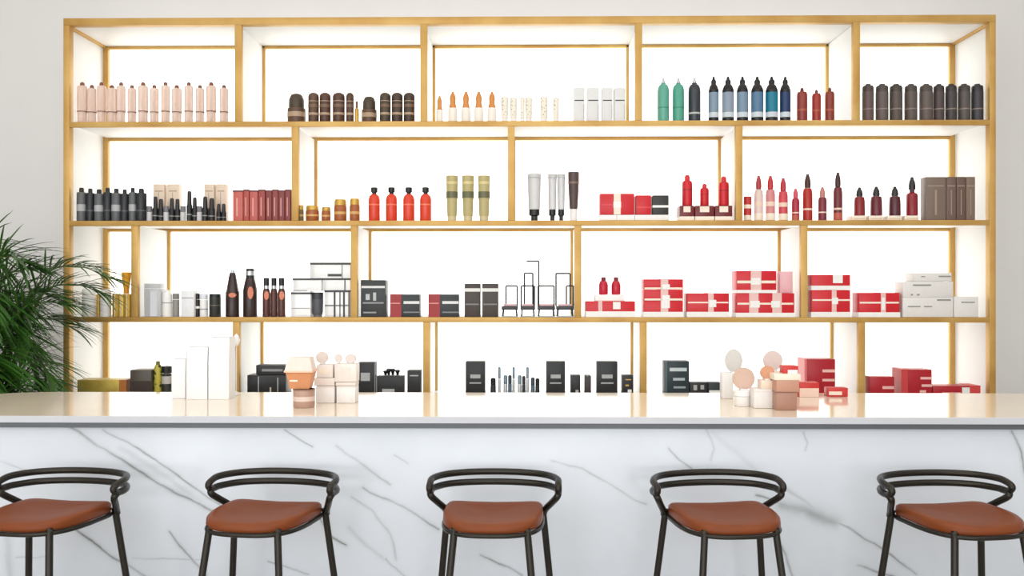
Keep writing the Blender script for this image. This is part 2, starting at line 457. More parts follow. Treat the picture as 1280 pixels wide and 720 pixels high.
# ================================================================== PRODUCTS
ORD = ['leftmost', 'second from left', 'third from left', 'fourth from left', 'fifth from left', 'sixth from left', 'seventh from left',
       'eighth from left', 'ninth from left', 'tenth from left', 'eleventh from left', 'twelfth from left', 'thirteenth from left', 'fourteenth from left']
def ordn(i, n):
    if i == n - 1: return 'rightmost'
    if i == n - 2 and n > 4: return 'second from right'
    if i == n - 3 and n > 6: return 'third from right'
    return ORD[i]
LC = {}
def lathe_item(name, label, cat, u, w, vt, parts, row=None, vb=None, Y=5.35, group=None, sy=1.0, seg=20):
    """parts: (part name, material, [(radius fraction, height fraction)...]); the thing stands on its shelf or at pixel vb"""
    c = ray(u, vt, Y)
    zb = SH[row] if vb is None else vb
    h = c.z - zb; r = w * 0.5 * Y / F
    root = thing(name, label, cat, (c.x, Y, zb + LIFT), 0, group)
    for pn, m, prof in parts:
        key = (pn, round(r, 4), round(h, 3), m.name, tuple(prof), sy)
        me = LC.get(key)
        if me is None:
            me = lathe_me([(a * r, b * h) for a, b in prof], seg, pn, sy); LC[key] = me
        link(pn, me, m, root)
    return root
def box_item(name, label, cat, u0, u1, vt, m, row=None, vb=None, Y=5.31, D=None, marks=(), group=None, bev=0.002, rz=0):
    """Y is the FRONT face. marks: (part name, material, x0, x1, z0, z1 as fractions, wraps round)"""
    a, b = X(u0, Y), X(u1, Y); zt_ = Z(vt, Y, (u0 + u1) / 2)
    zb = SH[row] if vb is None else vb
    w, h = b - a, zt_ - zb
    if D is None: D = min(max(w, 0.05), 0.16)
    root = thing(name, label, cat, ((a + b) / 2, Y + D / 2, zb + LIFT), rz, group)
    h -= LIFT
    link('body', box_me(-w / 2, w / 2, -D / 2, D / 2, 0, h, min(bev, w * .2, h * .2)), m, root)
    for mi, mk in enumerate(marks):
        pn, mm, x0, x1, z0, z1 = mk[:6]; wrap = len(mk) > 6 and mk[6]
        e = 0.0010 + 0.0005 * mi
        if wrap == 'round': x0, x1 = 0, 1
        X0, X1, Z0, Z1 = -w / 2 + x0 * w, -w / 2 + x1 * w, z0 * h, z1 * h
        if wrap: 
            if x0 <= 0: X0 -= e
            if x1 >= 1: X1 += e
            if z1 >= 1: Z1 += e
            me = box_me(X0, X1, -D / 2 - e, D / 2 + e, Z0, Z1, 0)
        else: me = box_me(X0, X1, -D / 2 - e, -D / 2 + .0005, Z0, Z1, 0)
        link(pn, me, mm, root)
    return root

WHT = cm((244, 243, 240), .4); CREAM = cm((246, 232, 214), .45); BLK = cm((20, 20, 22), .35); SILV = mat('satin_silver', (200, 204, 208), .3, .8, vary=.02)
COPPER = mat('copper_cap', (128, 82, 62), .35, .4, vary=.05); GOLDC = mat('gold_cap', (205, 165, 80), .35, .5, vary=.05)
GREYL = cm((150, 150, 150), .5); INK = cm((60, 58, 58), .5)
def clear(name, c, a):
    m = bpy.data.materials.new(name); m.use_nodes = True
    nt = m.node_tree; b = nt.nodes['Principled BSDF']
    b.inputs['Base Color'].default_value = rgb(c); b.inputs['Roughness'].default_value = .08
    tr = nt.nodes.new('ShaderNodeBsdfTransparent'); tr.inputs[0].default_value = rgb((250, 250, 250))
    mx = nt.nodes.new('ShaderNodeMixShader'); fr = nt.nodes.new('ShaderNodeLayerWeight'); fr.inputs[0].default_value = .35
    ma = nt.nodes.new('ShaderNodeMath'); ma.operation = 'MULTIPLY_ADD'; ma.inputs[1].default_value = .5; ma.inputs[2].default_value = a; ma.use_clamp = True
    nt.links.new(fr.outputs['Facing'], ma.inputs[0]); nt.links.new(ma.outputs[0], mx.inputs[0])
    nt.links.new(tr.outputs[0], mx.inputs[1]); nt.links.new(b.outputs[0], mx.inputs[2])
    nt.links.new(mx.outputs[0], nt.nodes['Material Output'].inputs['Surface'])
    return m
GLASS = clear('clear_acrylic', (205, 208, 210), .3)
PINKG = clear('pale_pink_plastic', (246, 218, 202), .66)

# ---- row 1 -----------------------------------------------------------------
g = 'pale pink tubes on the top left shelf'
us = [103, 115, 127, 140, 151.5, 165, 179, 193, 207, 221, 236, 250, 264, 280]
for i, u in enumerate(us):
    w = 11.0 if i % 3 else 12.5
    body = [(0, .0), (.8, 0), (.92, .03), (.92, .28), (1, .29), (1, .86), (.9, .90), (.45, .92), (0, .92)]
    lathe_item('lotion_tube', 'pale pink tube with small copper cap, %s on the top left shelf' % ordn(i, len(us)), 'tube', u, w, 103 if i % 2 == 0 else 106.5,
               [('body', PINKG, body), ('cap', COPPER, [(0, .91), (.42, .91), (.46, .94), (.4, .98), (.2, 1), (0, 1)]),
                ('liner', cm((226, 176, 146) if i % 2 else (240, 206, 184), .4), [(0, .03), (.34, .03), (.34, .84), (0, .88)]),
                ('band', COPPER, [(1.01, .27), (1.03, .27), (1.03, .285), (1.01, .285)])], row=0, group=g)
DB = [cm((92, 66, 48)), cm((84, 54, 38)), cm((72, 58, 42)), cm((66, 50, 38))]
TAN = cm((176, 150, 122))
g = 'brown rounded bottles on the top shelf'
bro = [(392, 12.5, 0), (406.5, 13, 1), (423.5, 14, 1), (437.5, 9, 1), (481.5, 13, 2), (496.5, 13, 3), (511.5, 13, 3)]
for i, (u, w, k) in enumerate(bro):
    lathe_item('hair_product_bottle', 'dark brown round-shouldered bottle with tan print, %s of its row' % ordn(i, len(bro)), 'bottle', u, w * 1.08, 116.5,
               [('body', DB[k], [(0, 0), (.95, 0), (1, .02), (1, .68), (.96, .7), (.96, .72), (1, .74), (1, .88), (.88, .95), (.62, .985), (.5, 1), (0, 1)]), ('upper_label', cm((120, 92, 72)), [(1.0, .5), (1.015, .5), (1.015, .6), (1.0, .6)]),
                ('label', TAN, [(1.0, .24), (1.02, .24), (1.02, .32), (1.0, .32)]), ('cap_ring', TAN, [(.97, .695), (1.015, .695), (1.015, .72), (.97, .72)])], row=0, group=g)
for u0, u1, vt, lab in ((359.5, 382, 117.5, 'olive brown jar with domed lid left of the brown bottles'), (452, 471, 121, 'dark olive jar with domed lid between the brown bottles')):
    lathe_item('cream_jar', lab, 'jar', (u0 + u1) / 2, u1 - u0, vt,
               [('body', DB[0], [(0, 0), (.96, 0), (1, .03), (1, .48), (.95, .5), (0, .5)]), ('lid', DB[2], [(0, .5), (.82, .5), (.86, .55), (.84, .8), (.6, .96), (.3, 1), (0, 1)]),
                ('label', TAN, [(1.0, .2), (1.02, .2), (1.02, .36), (1.0, .36)])], row=0, Y=5.37)
lathe_item('sample_bottle', 'tiny gold bottle squeezed beside the brown bottles', 'bottle', 446, 5.5, 127, [('body', GOLDC, [(0, 0), (1, 0), (1, .6), (.5, .7), (0, .7)]), ('cap', COPPER, [(0, .7), (.6, .7), (.6, 1), (0, 1)])], row=0, Y=5.35)
AMB = cm((214, 140, 66), .3)
g = 'white bottles with amber tops'
for i, (u, w, vt) in enumerate([(549.5, 9, 120), (566, 12, 115), (582.5, 12, 115), (598.5, 12, 115), (615, 12, 115)]):
    lathe_item('oil_bottle', 'frosted white bottle with amber pump top, %s of five' % ORD[i] if i < 4 else 'frosted white bottle with amber pump top, rightmost of five', 'bottle', u, w, vt,
               [('body', cm((246, 240, 230), .3), [(0, 0), (.94, 0), (1, .03), (1, .38), (.9, .46), (0, .46)]),
                ('cap', AMB, [(0, .46), (.75, .46), (.78, .5), (.6, .62), (.66, .8), (.45, .92), (.3, .93), (.3, 1), (0, 1)])], row=0, group=g)
g = 'cream speckled tubes on the top shelf'
for i, (u, w) in enumerate([(631, 9), (642, 9), (653, 6), (661, 9), (680, 10), (695, 8)]):
    m = MC.get(('speckled_cream',))
    if m is None:
        m = mat('speckled_cream', (236, 230, 214), .5, vary=.0)
        nt = m.node_tree; tc = nt.nodes.new('ShaderNodeTexCoord'); n = nt.nodes.new('ShaderNodeTexVoronoi'); n.inputs['Scale'].default_value = 70
        r = nt.nodes.new('ShaderNodeValToRGB'); r.color_ramp.elements[0].position = .2; r.color_ramp.elements[0].color = rgb((190, 176, 140)); r.color_ramp.elements[1].position = .32; r.color_ramp.elements[1].color = rgb((240, 235, 222))
        nt.links.new(tc.outputs['Object'], n.inputs['Vector']); nt.links.new(n.outputs['Distance'], r.inputs['Fac']); nt.links.new(r.outputs['Color'], nt.nodes['Principled BSDF'].inputs['Base Color'])
    lathe_item('serum_tube', 'slim cream speckled tube on the top shelf, %s of six' % (ORD[i] if i < 5 else 'rightmost'), 'tube', u, w, 120.5 + (i % 2),
               [('body', m, [(0, .12), (.9, .12), (1, .9), (.9, .96), (0, .96)]), ('cap', WHT, [(0, 0), (.85, 0), (.85, .12), (0, .12)]), ('tip', GREYL, [(0, .96), (.25, .96), (.25, 1), (0, 1)])], row=0, group=g)
g = 'pale grey cartons on the top shelf'
for i, (a, b) in enumerate([(717, 731), (734, 749), (752.5, 766), (768, 782)]):
    box_item('carton', 'pale grey carton with a thin dark line, %s of four' % (ORD[i] if i < 3 else 'rightmost'), 'box', a, b, 109.5, cm((226, 226, 225)), row=0, D=.07,
             marks=[('printed_line', INK, .08, .92, .60, .63), ('side_print', GREYL, .9, .93, .05, .5)], group=g)
for i, (u, w, c, lab) in enumerate([(829.2, 14.5, (96, 170, 150), 'mint green bottle with slim silver tip, leftmost on its shelf'), (848, 14.5, (80, 166, 142), 'mint green bottle standing next to the charcoal bottle'), (868, 15.5, (48, 54, 62), 'charcoal bottle beside two mint green bottles')]):
    lathe_item('shampoo_bottle', lab, 'bottle', u, w, 97.5,
               [('body', cm(c, .28), [(0, 0), (.96, 0), (1, .02), (1, .70), (.93, .77), (.72, .83), (.45, .855), (0, .86)]),
                ('collar', cm(c, .28), [(0, .85), (.42, .85), (.42, .88), (0, .88)]), ('cap', SILV, [(0, .875), (.3, .875), (.3, .93), (.17, .95), (.17, 1), (0, 1)]),
                ] + ([('label', cm((190, 192, 190)), [(1.0, .16), (1.015, .16), (1.015, .2), (1.0, .2)])] if i == 2 else [('label', cm((40, 130, 100)), [(1.0, .3), (1.012, .3), (1.012, .32), (1.0, .32)])]), row=0, group='mint bottles' if i < 2 else None)
blues = [(892, 13, (130, 150, 170)), (910, 15, (142, 156, 174)), (928, 14.5, (120, 146, 168)), (946.5, 15.5, (84, 122, 154)), (964.5, 15.5, (12, 122, 150)), (981.5, 13.5, (22, 52, 98))]
bn = ['leftmost dusty blue', 'second dusty blue', 'third, lighter blue', 'mid blue', 'teal', 'navy']
for i, (u, w, c) in enumerate(blues):
    lathe_item('colour_bottle', 'black pointed bottle with %s label, one of six' % bn[i], 'bottle', u, w, 96,
               [('body', BLK, [(0, 0), (.98, 0), (1, .01), (1, .08), (.97, .08), (.97, .65), (.99, .66), (.94, .71), (.72, .79), (.46, .83), (0, .83)]),
                ('label', cm(c, .4), [(.97, .205), (1.0, .205), (1.0, .64), (.97, .64)]), ('label_band', cm((206, 216, 224), .4), [(.97, .085), (1.0, .085), (1.0, .2), (.97, .2)]),
                ('cap', BLK, [(0, .82), (.44, .82), (.5, .87), (.46, .91), (.26, .94), (.26, .97), (.14, 1), (0, 1)])], row=0, group='six black bottles with blue labels')
for i, (u, w, vt, c, lab) in enumerate([(1002.5, 13, 110, (140, 52, 42), 'red brown bottle nearest the blue-label bottles'), (1020.5, 11, 112.5, (160, 46, 34), 'small brick red bottle in the middle of three'), (1037, 11.5, 110, (136, 50, 32), 'reddish amber bottle in front of the rear post')]):
    lathe_item('tint_bottle', lab, 'bottle', u, w, vt,
               [('body', cm(c, .3), [(0, 0), (.95, 0), (1, .03), (1, .8), (.85, .87), (.4, .88), (0, .88)]), ('cap', cm((110, 46, 34), .35), [(0, .88), (.36, .88), (.36, .95), (.2, 1), (0, 1)]),
                ('label', cm((170, 84, 60), .4), [(1.0, .3), (1.012, .3), (1.012, .36), (1.0, .36)])], row=0, group='red brown bottles on the top shelf')
br = [(1085, 13.5), (1102.5, 15), (1120, 15), (1138.5, 15), (1157.5, 15.5), (1173.5, 13), (1188.7, 13.4), (1205, 14.5), (1221.5, 14)]
for i, (u, w) in enumerate(br):
    c = [(98, 80, 76), (96, 84, 80), (86, 76, 68), (92, 80, 74), (98, 86, 80), (76, 64, 62), (64, 58, 58), (84, 76, 72), (58, 56, 62)][i]
    lathe_item('hair_tube', 'grey brown ribbed tube with rounded cap, %s on the top right shelf' % ordn(i, 9), 'tube', u, w * 1.03, 105.5,
               [('body', cm(c, .45), [(0, 0), (.96, 0), (1, .02), (1, .78), (0, .78)]), ('cap', cm(tuple(int(x * .8) for x in c), .4), [(0, .78), (.97, .78), (.97, .91), (.85, .95), (.5, .965), (.45, 1), (0, 1)]),
                ('label', cm((140, 124, 114), .5), [(1.0, .3), (1.012, .3), (1.012, .33), (1.0, .33)])], row=0, group='grey brown tubes on the top right shelf')

# ---- row 2 -----------------------------------------------------------------
g = 'black and charcoal bottles on the second shelf'
for i, (u, w, k) in enumerate([(102, 11, 1), (113, 9.5, 0), (124, 11, 1), (134.8, 10, 0), (145.5, 11, 1), (156, 9.5, 0), (166, 9, 1), (176.8, 12, 0)]):
    c = (92, 96, 98) if k else (34, 36, 42)
    lathe_item('styling_bottle', '%s straight bottle with black nub cap, %s of eight' % ('charcoal' if k else 'black', ordn(i, 8)), 'bottle', u, w + .8, 235 + (i % 3),
               [('body', cm(c, .35), [(0, 0), (.96, 0), (1, .02), (1, .82), (.93, .86), (0, .86)]), ('cap', BLK, [(0, .86), (.5, .86), (.5, .96), (.4, 1), (0, 1)]),
                ('label', cm((176, 178, 180) if k else (84, 86, 92), .4), [(1.0, .3), (1.012, .3), (1.012, .5 if k else .34), (1.0, .5 if k else .34)])], row=1, group=g)
g = 'beige cartons behind small black bottles'
for i, (a, b) in enumerate([(191.5, 205.5), (209, 223), (255, 267.5), (270, 282)]):
    box_item('carton', 'tall beige carton behind small black bottles, %s of four' % (ORD[i] if i < 3 else 'rightmost'), 'box', a, b, 230, cm((232, 212, 190)), row=1, Y=5.42, D=.06,
             marks=[('printed_line', cm((190, 160, 134)), .15, .85, .8, .83), ('printed_line', cm((190, 160, 134)), .45, .5, .3, .78)], group=g)
g = 'small black bottles on the second shelf'
sb = [(194.3, 6.4, 246), (201.3, 6.4, 249), (215, 6.2, 248), (222, 6.2, 249), (236.8, 6.4, 239), (243.5, 6, 247), (256.5, 6.8, 246), (264.8, 7.6, 248), (273.7, 5.6, 255), (279.8, 5.6, 255)]
for i, (u, w, vt) in enumerate(sb):
    lathe_item('nail_polish_bottle', 'small black bottle with tall black cap, %s of ten' % ordn(i, 10), 'bottle', u, w + .7, vt,
               [('body', BLK, [(0, 0), (.95, 0), (1, .03), (1, .5), (.8, .56), (0, .56)]), ('cap', cm((40, 38, 40), .3), [(0, .56), (.78, .56), (.7, .95), (.5, 1), (0, 1)]),
                ('label', GREYL, [(1.0, .2), (1.015, .2), (1.015, .24), (1.0, .24)])], row=1, group=g)
for i, u in enumerate([187, 208, 229, 249.5]):
    lathe_item('small_jar', 'tiny pale grey jar between small black bottles, %s of four' % (ORD[i] if i < 3 else 'rightmost'), 'jar', u, 7.0, 258,
               [('body', cm((206, 204, 206)), [(0, 0), (.96, 0), (1, .03), (1, .6), (0, .6)]), ('lid', cm((120, 118, 124)), [(0, .62), (.95, .62), (.95, .98), (.9, 1), (0, 1)])], row=1, group='tiny grey jars')
g = 'rust red boxes on the second shelf'
rb = [(291, 303.5), (304.3, 311), (312, 322), (323, 331), (332, 339.5), (340.3, 347.3), (348, 355.5), (356.3, 363)]
for i, (a, b) in enumerate(rb):
    c = [(196, 96, 86), (176, 76, 68), (190, 92, 84), (156, 66, 60), (130, 52, 48), (140, 64, 60), (128, 56, 54), (134, 58, 56)][i]
    box_item('slim_box', 'rust red upright slim box, %s of eight' % ordn(i, 8), 'box', a, b, 238 - (i % 2), cm(c), row=1, D=.08,
             marks=[('cap_strip', cm((110, 44, 40)), .0, 1, .95, 1.0, True), ('printed_line', cm((226, 160, 150)), .35, .5, .15, .75)], group=g)
AMJ = cm((166, 92, 44), .3)
for i, (a, b, vt, lab) in enumerate([(372.5, 379.5, 257, 'narrow olive brown jar against the post'), (382.5, 399, 257.5, 'squat amber brown jar, wider one of the low pair'), (402, 413.5, 259, 'small squat amber jar'), (417.5, 433.5, 249.5, 'taller gold-topped amber jar'), (437, 450, 248.5, 'narrower gold-topped amber jar nearest the red bottles')]):
    lathe_item('amber_jar', lab, 'jar', (a + b) / 2, b - a, vt,
               [('body', AMJ if i else cm((120, 100, 60)), [(0, 0), (.94, 0), (1, .04), (1, .66), (.9, .72), (0, .72)]), ('lid', GOLDC, [(0, .72), (.95, .72), (.95, .9), (.85, 1), (0, 1)]),
                ('label', cm((214, 170, 100), .4), [(1.0, .3), (1.012, .3), (1.012, .42), (1.0, .42)])], row=1, group='amber jars')
for i, u in enumerate([467.8, 489.4, 511, 532]):
    lathe_item('red_bottle', 'bright orange red bottle with black cap, %s of four' % (ORD[i] if i < 3 else 'rightmost'), 'bottle', u, 14.6, 234.5,
               [('body', cm((222, 66, 38), .25), [(0, 0), (.95, 0), (1, .02), (1, .64), (.85, .74), (.45, .8), (0, .8)]), ('cap', BLK, [(0, .79), (.38, .79), (.38, .84), (.58, .86), (.58, .99), (.5, 1), (0, 1)]),
                ('label', cm((238, 120, 84), .4), [(1.0, .46), (1.01, .46), (1.01, .5), (1.0, .5)])], row=1, group='orange red bottles')
OLV = cm((188, 176, 122), .4)
for i, u in enumerate([565, 585, 605]):
    lathe_item('olive_tube', 'pale olive gold tube with dark print, %s of three' % ['leftmost', 'middle', 'rightmost'][i], 'tube', u, 15, 219.5,
               [('body', OLV, [(0, .1), (.8, .1), (.86, .2), (1, .95), (1, .99), (0, 1)]), ('cap', cm((214, 200, 160)), [(0, 0), (.72, 0), (.76, .1), (0, .1)]),
                ('label', cm((104, 104, 74)), [(.955, .5), (.99, .5), (1.0, .64), (.97, .64)]), ('band', cm((222, 206, 150)), [(1.0, .8), (1.02, .8), (1.03, .86), (1.0, .86)])], row=1, group='olive gold tubes')
GL2 = clear('clear_tube_plastic', (200, 200, 202), .62)
for i, (u, w) in enumerate([(668, 17), (690.5, 11), (701.5, 10)]):
    lathe_item('clear_tube', 'clear plastic tube standing on black cap, %s of three' % ['leftmost', 'middle', 'rightmost'][i], 'tube', u, w, 218,
               [('body', GL2, [(0, .24), (.82, .24), (.88, .3), (1, .93), (1, 1), (0, 1)]), ('cap', BLK, [(0, 0), (.5, 0), (.5, .1), (.8, .12), (.8, .24), (0, .24)]), ('crimp', cm((206, 206, 206)), [(1.0, .93), (1.03, .93), (1.03, .99), (1.0, .99)])], row=1, group='clear tubes on black caps')
lathe_item('dark_brown_tube', 'dark brown tube on white cap beside the clear tubes', 'tube', 717, 14, 215.5,
           [('body', cm((84, 66, 62), .4), [(0, .24), (.7, .24), (.76, .3), (.98, .8), (1, 1), (0, 1)]), ('cap', WHT, [(0, 0), (.66, 0), (.66, .24), (0, .24)]), ('band', cm((132, 108, 100)), [(.96, .76), (1.0, .76), (1.0, .8), (.96, .8)])], row=1)
RED = cm((206, 18, 34), .35); DRED = cm((176, 14, 32), .35); MAR = cm((112, 22, 28), .35)
zr = Z(268.5, 5.31)
box_item('display_riser', 'low white riser under the red boxes on the second shelf', 'riser', 750, 836.5, 268.5, WHT, row=1, D=.13, marks=[('joint_line', GREYL, .24, .245, 0, 1), ('joint_line', GREYL, .5, .505, 0, 1)])
box_item('gift_box', 'wide red box with white ribbon and bow on a riser', 'box', 750, 793, 242, RED, vb=zr, D=.11,
         marks=[('ribbon', CREAM, .40, .60, 0, 1, True), ('bow', WHT, .39, .61, .33, .62), ('printed_line', cm((236, 90, 90)), .05, .38, .45, .48)])
box_item('gift_box', 'plain red box between ribboned box and black box', 'box', 795, 814, 244, RED, vb=zr, D=.10, marks=[('printed_line', cm((236, 90, 90)), .05, .95, .36, .39)])
box_item('gift_box', 'black box with white stripe beside red boxes', 'box', 816, 836, 244, cm((46, 44, 42)), vb=zr, D=.10, marks=[('stripe', WHT, 0, 1, .36, .48, True)])
for i, (u, w, vt, r0, r1, lab) in enumerate([(859, 13, 219, 850, 867.5, 'leftmost, tallest'), (880.5, 11, 230, 869, 892.5, 'middle, shorter'), (904.5, 13, 221, 894, 915.5, 'rightmost, tall')]):
    zz = Z(257, 5.31)
    box_item('display_block', 'dark red and cream block under the %s red bottle' % lab.split(',')[0], 'block', r0, r1, 257, MAR, row=1, D=.12,
             marks=[('base_strip', CREAM, 0, 1, 0, .26, True), ('label', CREAM, .25, .75, .55, .95)], group='dark red display blocks')
    lathe_item('lip_bottle', 'bright red bottle on dark red block, %s' % lab, 'bottle', u, w, vt,
               [('body', RED, [(0, 0), (.96, 0), (1, .02), (1, .7), (.9, .78), (.6, .82), (0, .82)]), ('cap', cm((214, 40, 50), .3), [(0, .82), (.5, .82), (.5, .94), (.3, 1), (0, 1)]),
                ('band', cm((150, 20, 28)), [(1.0, .5), (1.012, .5), (1.012, .53), (1.0, .53)])], vb=zz, group='red bottles on blocks')
lips = [(934.5, 10, 246, (190, 46, 44), (190, 46, 44), 'short brick red carton-like bottle with cream band'), (948.3, 11, 220, (232, 206, 200), (176, 52, 56), 'pale pink bottle with pointed dark red top'),
        (963, 11.5, 220, (214, 140, 140), (196, 48, 54), 'rose bottle with pointed red top'), (979, 11.5, 223, (210, 76, 84), (186, 44, 58), 'coral red bottle with pointed red top'),
        (994.5, 9.5, 236, (172, 40, 60), (214, 80, 96), 'small raspberry bottle with thin tip'), (1009.5, 12, 218, (176, 38, 26), (70, 30, 22), 'deep red bottle with dark long neck'),
        (1028, 10.5, 234, (126, 44, 56), (196, 130, 120), 'small plum bottle with pink tip'), (1047.3, 11, 216, (112, 40, 46), (66, 36, 32), 'tall plum bottle with brown collar and tip')]
for i, (u, w, vt, c, c2, lab) in enumerate(lips):
    if i == 0:
        lathe_item('tint_bottle', lab, 'bottle', u, w, vt, [('body', cm(c), [(0, 0), (1, 0), (1, .94), (.94, 1), (0, 1)]), ('band', CREAM, [(1.0, .5), (1.02, .5), (1.02, .66), (1.0, .66)]), ('base_band', CREAM, [(1.0, .02), (1.02, .02), (1.02, .22), (1.0, .22)])], row=1); continue
    lathe_item('tint_bottle', lab + ', on the second shelf', 'bottle', u, w, vt,
               [('body', cm(c, .3), [(0, 0), (.96, 0), (1, .02), (1, .58), (.85, .68), (.5, .7), (0, .7)]), ('cap', cm(c2, .3), [(0, .7), (.58, .7), (.64, .76), (.6, .86), (.46, .93), (.34, .96), (.3, 1), (0, 1)]),
                ('label', cm((240, 214, 196)), [(1.0, .32 if i < 4 else .22), (1.015, .32 if i < 4 else .22), (1.015, .42 if i < 4 else .26), (1.0, .42 if i < 4 else .26)]),
                ('base_band', CREAM if i < 4 else cm((190, 90, 74)), [(1.0, .01), (1.015, .01), (1.015, .16), (1.0, .16)]) if i not in (5, 6) else ('neck_ring', CREAM, [(.5, .69), (.58, .69), (.58, .72), (.5, .72)])], row=1)
for i, (u, w, vt, c) in enumerate([(1074.3, 13.4, 234, (138, 30, 34)), (1095.3, 14.4, 233, (104, 34, 44)), (1118.5, 14.2, 233, (84, 30, 42)), (1140, 14.2, 221, (140, 28, 38))]):
    zz = Z(269.5, 5.31)
    nm = ['leftmost', 'second from left', 'third from left', 'rightmost, tallest'][i]
    box_item('display_block', 'thin cream block under the %s maroon dropper bottle' % nm, 'block', u - 9, u + 9, 269.5, CREAM, row=1, D=.1, marks=[('printed_line', GOLDC, .1, .9, .3, .4)], group='thin cream blocks')
    lathe_item('dropper_bottle', 'maroon bottle with black pointed dropper cap, %s of four' % nm, 'bottle', u, w, vt,
               [('body', cm(c, .3), [(0, 0), (.98, 0), (1, .02), (.96, .5 if i < 3 else .52), (.85, .64 if i < 3 else .56), (.4, .66 if i < 3 else .6), (0, .66)]), ('neck', CREAM if i < 3 else cm((70, 40, 44)), [(0, .64 if i < 3 else .59), (.4, .64 if i < 3 else .59), (.4, .7), (0, .7)]),
                ('cap', cm((40, 34, 36), .3), [(0, .665), (.56, .665), (.6, .74), (.5, .86), (.3, .93), (.26, .98), (0, 1)])], vb=zz, group='maroon dropper bottles')
for i, (a, b, c) in enumerate([(1157, 1182.5, (122, 104, 92)), (1183.3, 1195, (112, 90, 80)), (1195.8, 1207, (104, 80, 70)), (1207.8, 1219, (126, 106, 92))]):
    box_item('brown_carton', 'grey brown carton at the right end, %s of four' % ['leftmost, widest', 'second from left', 'third from left', 'rightmost'][i], 'box', a, b, 221, cm(c), row=1, D=.07,
             marks=[('printed_line', cm((168, 150, 134)), .1, .9, .78, .8), ('printed_line', cm((160, 140, 126)), .45, .55, .12, .7)], group='grey brown cartons')

# ---- row 3 -----------------------------------------------------------------
jar = lambda top, m, lid: [('body', m, [(0, 0), (.96, 0), (1, .03), (1, .72), (.95, .74), (0, .74)]), ('lid', lid, [(0, .75), (.97, .75), (.97, .97), (.9, 1), (0, 1)])]
lathe_item('white_canister', 'white canister nearest the palm on the third shelf', 'canister', 111.5, 17, 361.5, jar(1, WHT, cm((250, 248, 244))), row=2)
lathe_item('gold_tin', 'slim gold tin between two white canisters', 'tin', 123, 5, 368, jar(1, GOLDC, GOLDC), row=2)
lathe_item('white_canister', 'white canister with domed top beside gold boxes', 'canister', 132.5, 13.4, 361.5, [('body', WHT, [(0, 0), (1, 0), (1, .8), (0, .8)]), ('lid', cm((248, 244, 236)), [(0, .8), (.98, .8), (.9, .93), (.5, 1), (0, 1)])], row=2)
for i, (a, b, c) in enumerate([(140, 147.5, (196, 152, 50)), (148, 154.3, (226, 190, 84)), (155, 162, (206, 164, 54))]):
    box_item('gold_box', 'small gold box on the third shelf, %s of three' % ['leftmost', 'middle', 'rightmost'][i], 'box', a, b, 367.5, mat('gold_card_%d' % i, c, .35, .3), row=2, D=.06, marks=[('stripe', CREAM, .42, .55, 0, 1)], group='small gold boxes')
lathe_item('orange_brush', 'orange yellow funnel-shaped brush standing on gold boxes', 'brush', 158, 11.5, 340.5, [('bristles', cm((232, 164, 26), .6), [(0, .25), (.6, .25), (.92, .7), (1, 1), (0, 1)]), ('handle', cm((222, 150, 30)), [(0, 0), (.6, 0), (.6, .26), (0, .26)])], vb=Z(367.5, 5.31), Y=5.34)
box_item('acrylic_box', 'clear box with grey edges left of white bottles', 'box', 180, 200.5, 354.5, GL2, row=2, D=.08, marks=[('lid', cm((226, 228, 232)), 0, 1, .84, .86, True), ('insert', cm((218, 220, 226)), .38, .8, .02, .78)])
lathe_item('white_bottle', 'rounded white bottle beside clear box', 'bottle', 209, 12.5, 362.5, [('body', WHT, [(0, 0), (.97, 0), (1, .03), (1, .82), (.8, .9), (.6, .91), (0, .91)]), ('cap', WHT, [(0, .91), (.55, .91), (.5, 1), (0, 1)]), ('label', GREYL, [(1.0, .5), (1.012, .5), (1.012, .53), (1.0, .53)])], row=2)
lathe_item('grey_tin', 'grey textured tin between white bottle and white box', 'tin', 220, 8.4, 367, jar(1, cm((150, 148, 144)), cm((130, 128, 124))), row=2)
box_item('white_box', 'white box with fine grey line on the third shelf', 'box', 226, 242.5, 363, cm((240, 240, 242)), row=2, D=.08, marks=[('printed_line', GREYL, .04, .96, .7, .73)])
lathe_item('black_tin', 'slim black tin with white rings', 'tin', 246.8, 6, 367, jar(1, BLK, BLK) + [('band', WHT, [(1.0, .35), (1.02, .35), (1.02, .45), (1.0, .45)])], row=2)
lathe_item('white_canister', 'white canister with pale grey label beside black can', 'canister', 255, 10, 367.5, jar(1, WHT, cm((225, 228, 235))) + [('label', cm((170, 174, 184)), [(1.0, .3), (1.012, .3), (1.012, .36), (1.0, .36)])], row=2)
lathe_item('black_can', 'matte black can beside the pointed black bottles', 'can', 268.8, 14.5, 367.5, [('body', cm((44, 46, 44)), [(0, 0), (.96, 0), (1, .02), (1, .86), (0, .86)]), ('lid', BLK, [(0, .86), (.97, .86), (.97, .98), (.92, 1), (0, 1)]), ('label', cm((110, 100, 76)), [(1.0, .48), (1.01, .48), (1.01, .52), (1.0, .52)])], row=2)
DKB = cm((52, 34, 32), .28); LABC = mat('copper_label', (196, 116, 88), .35, .3)
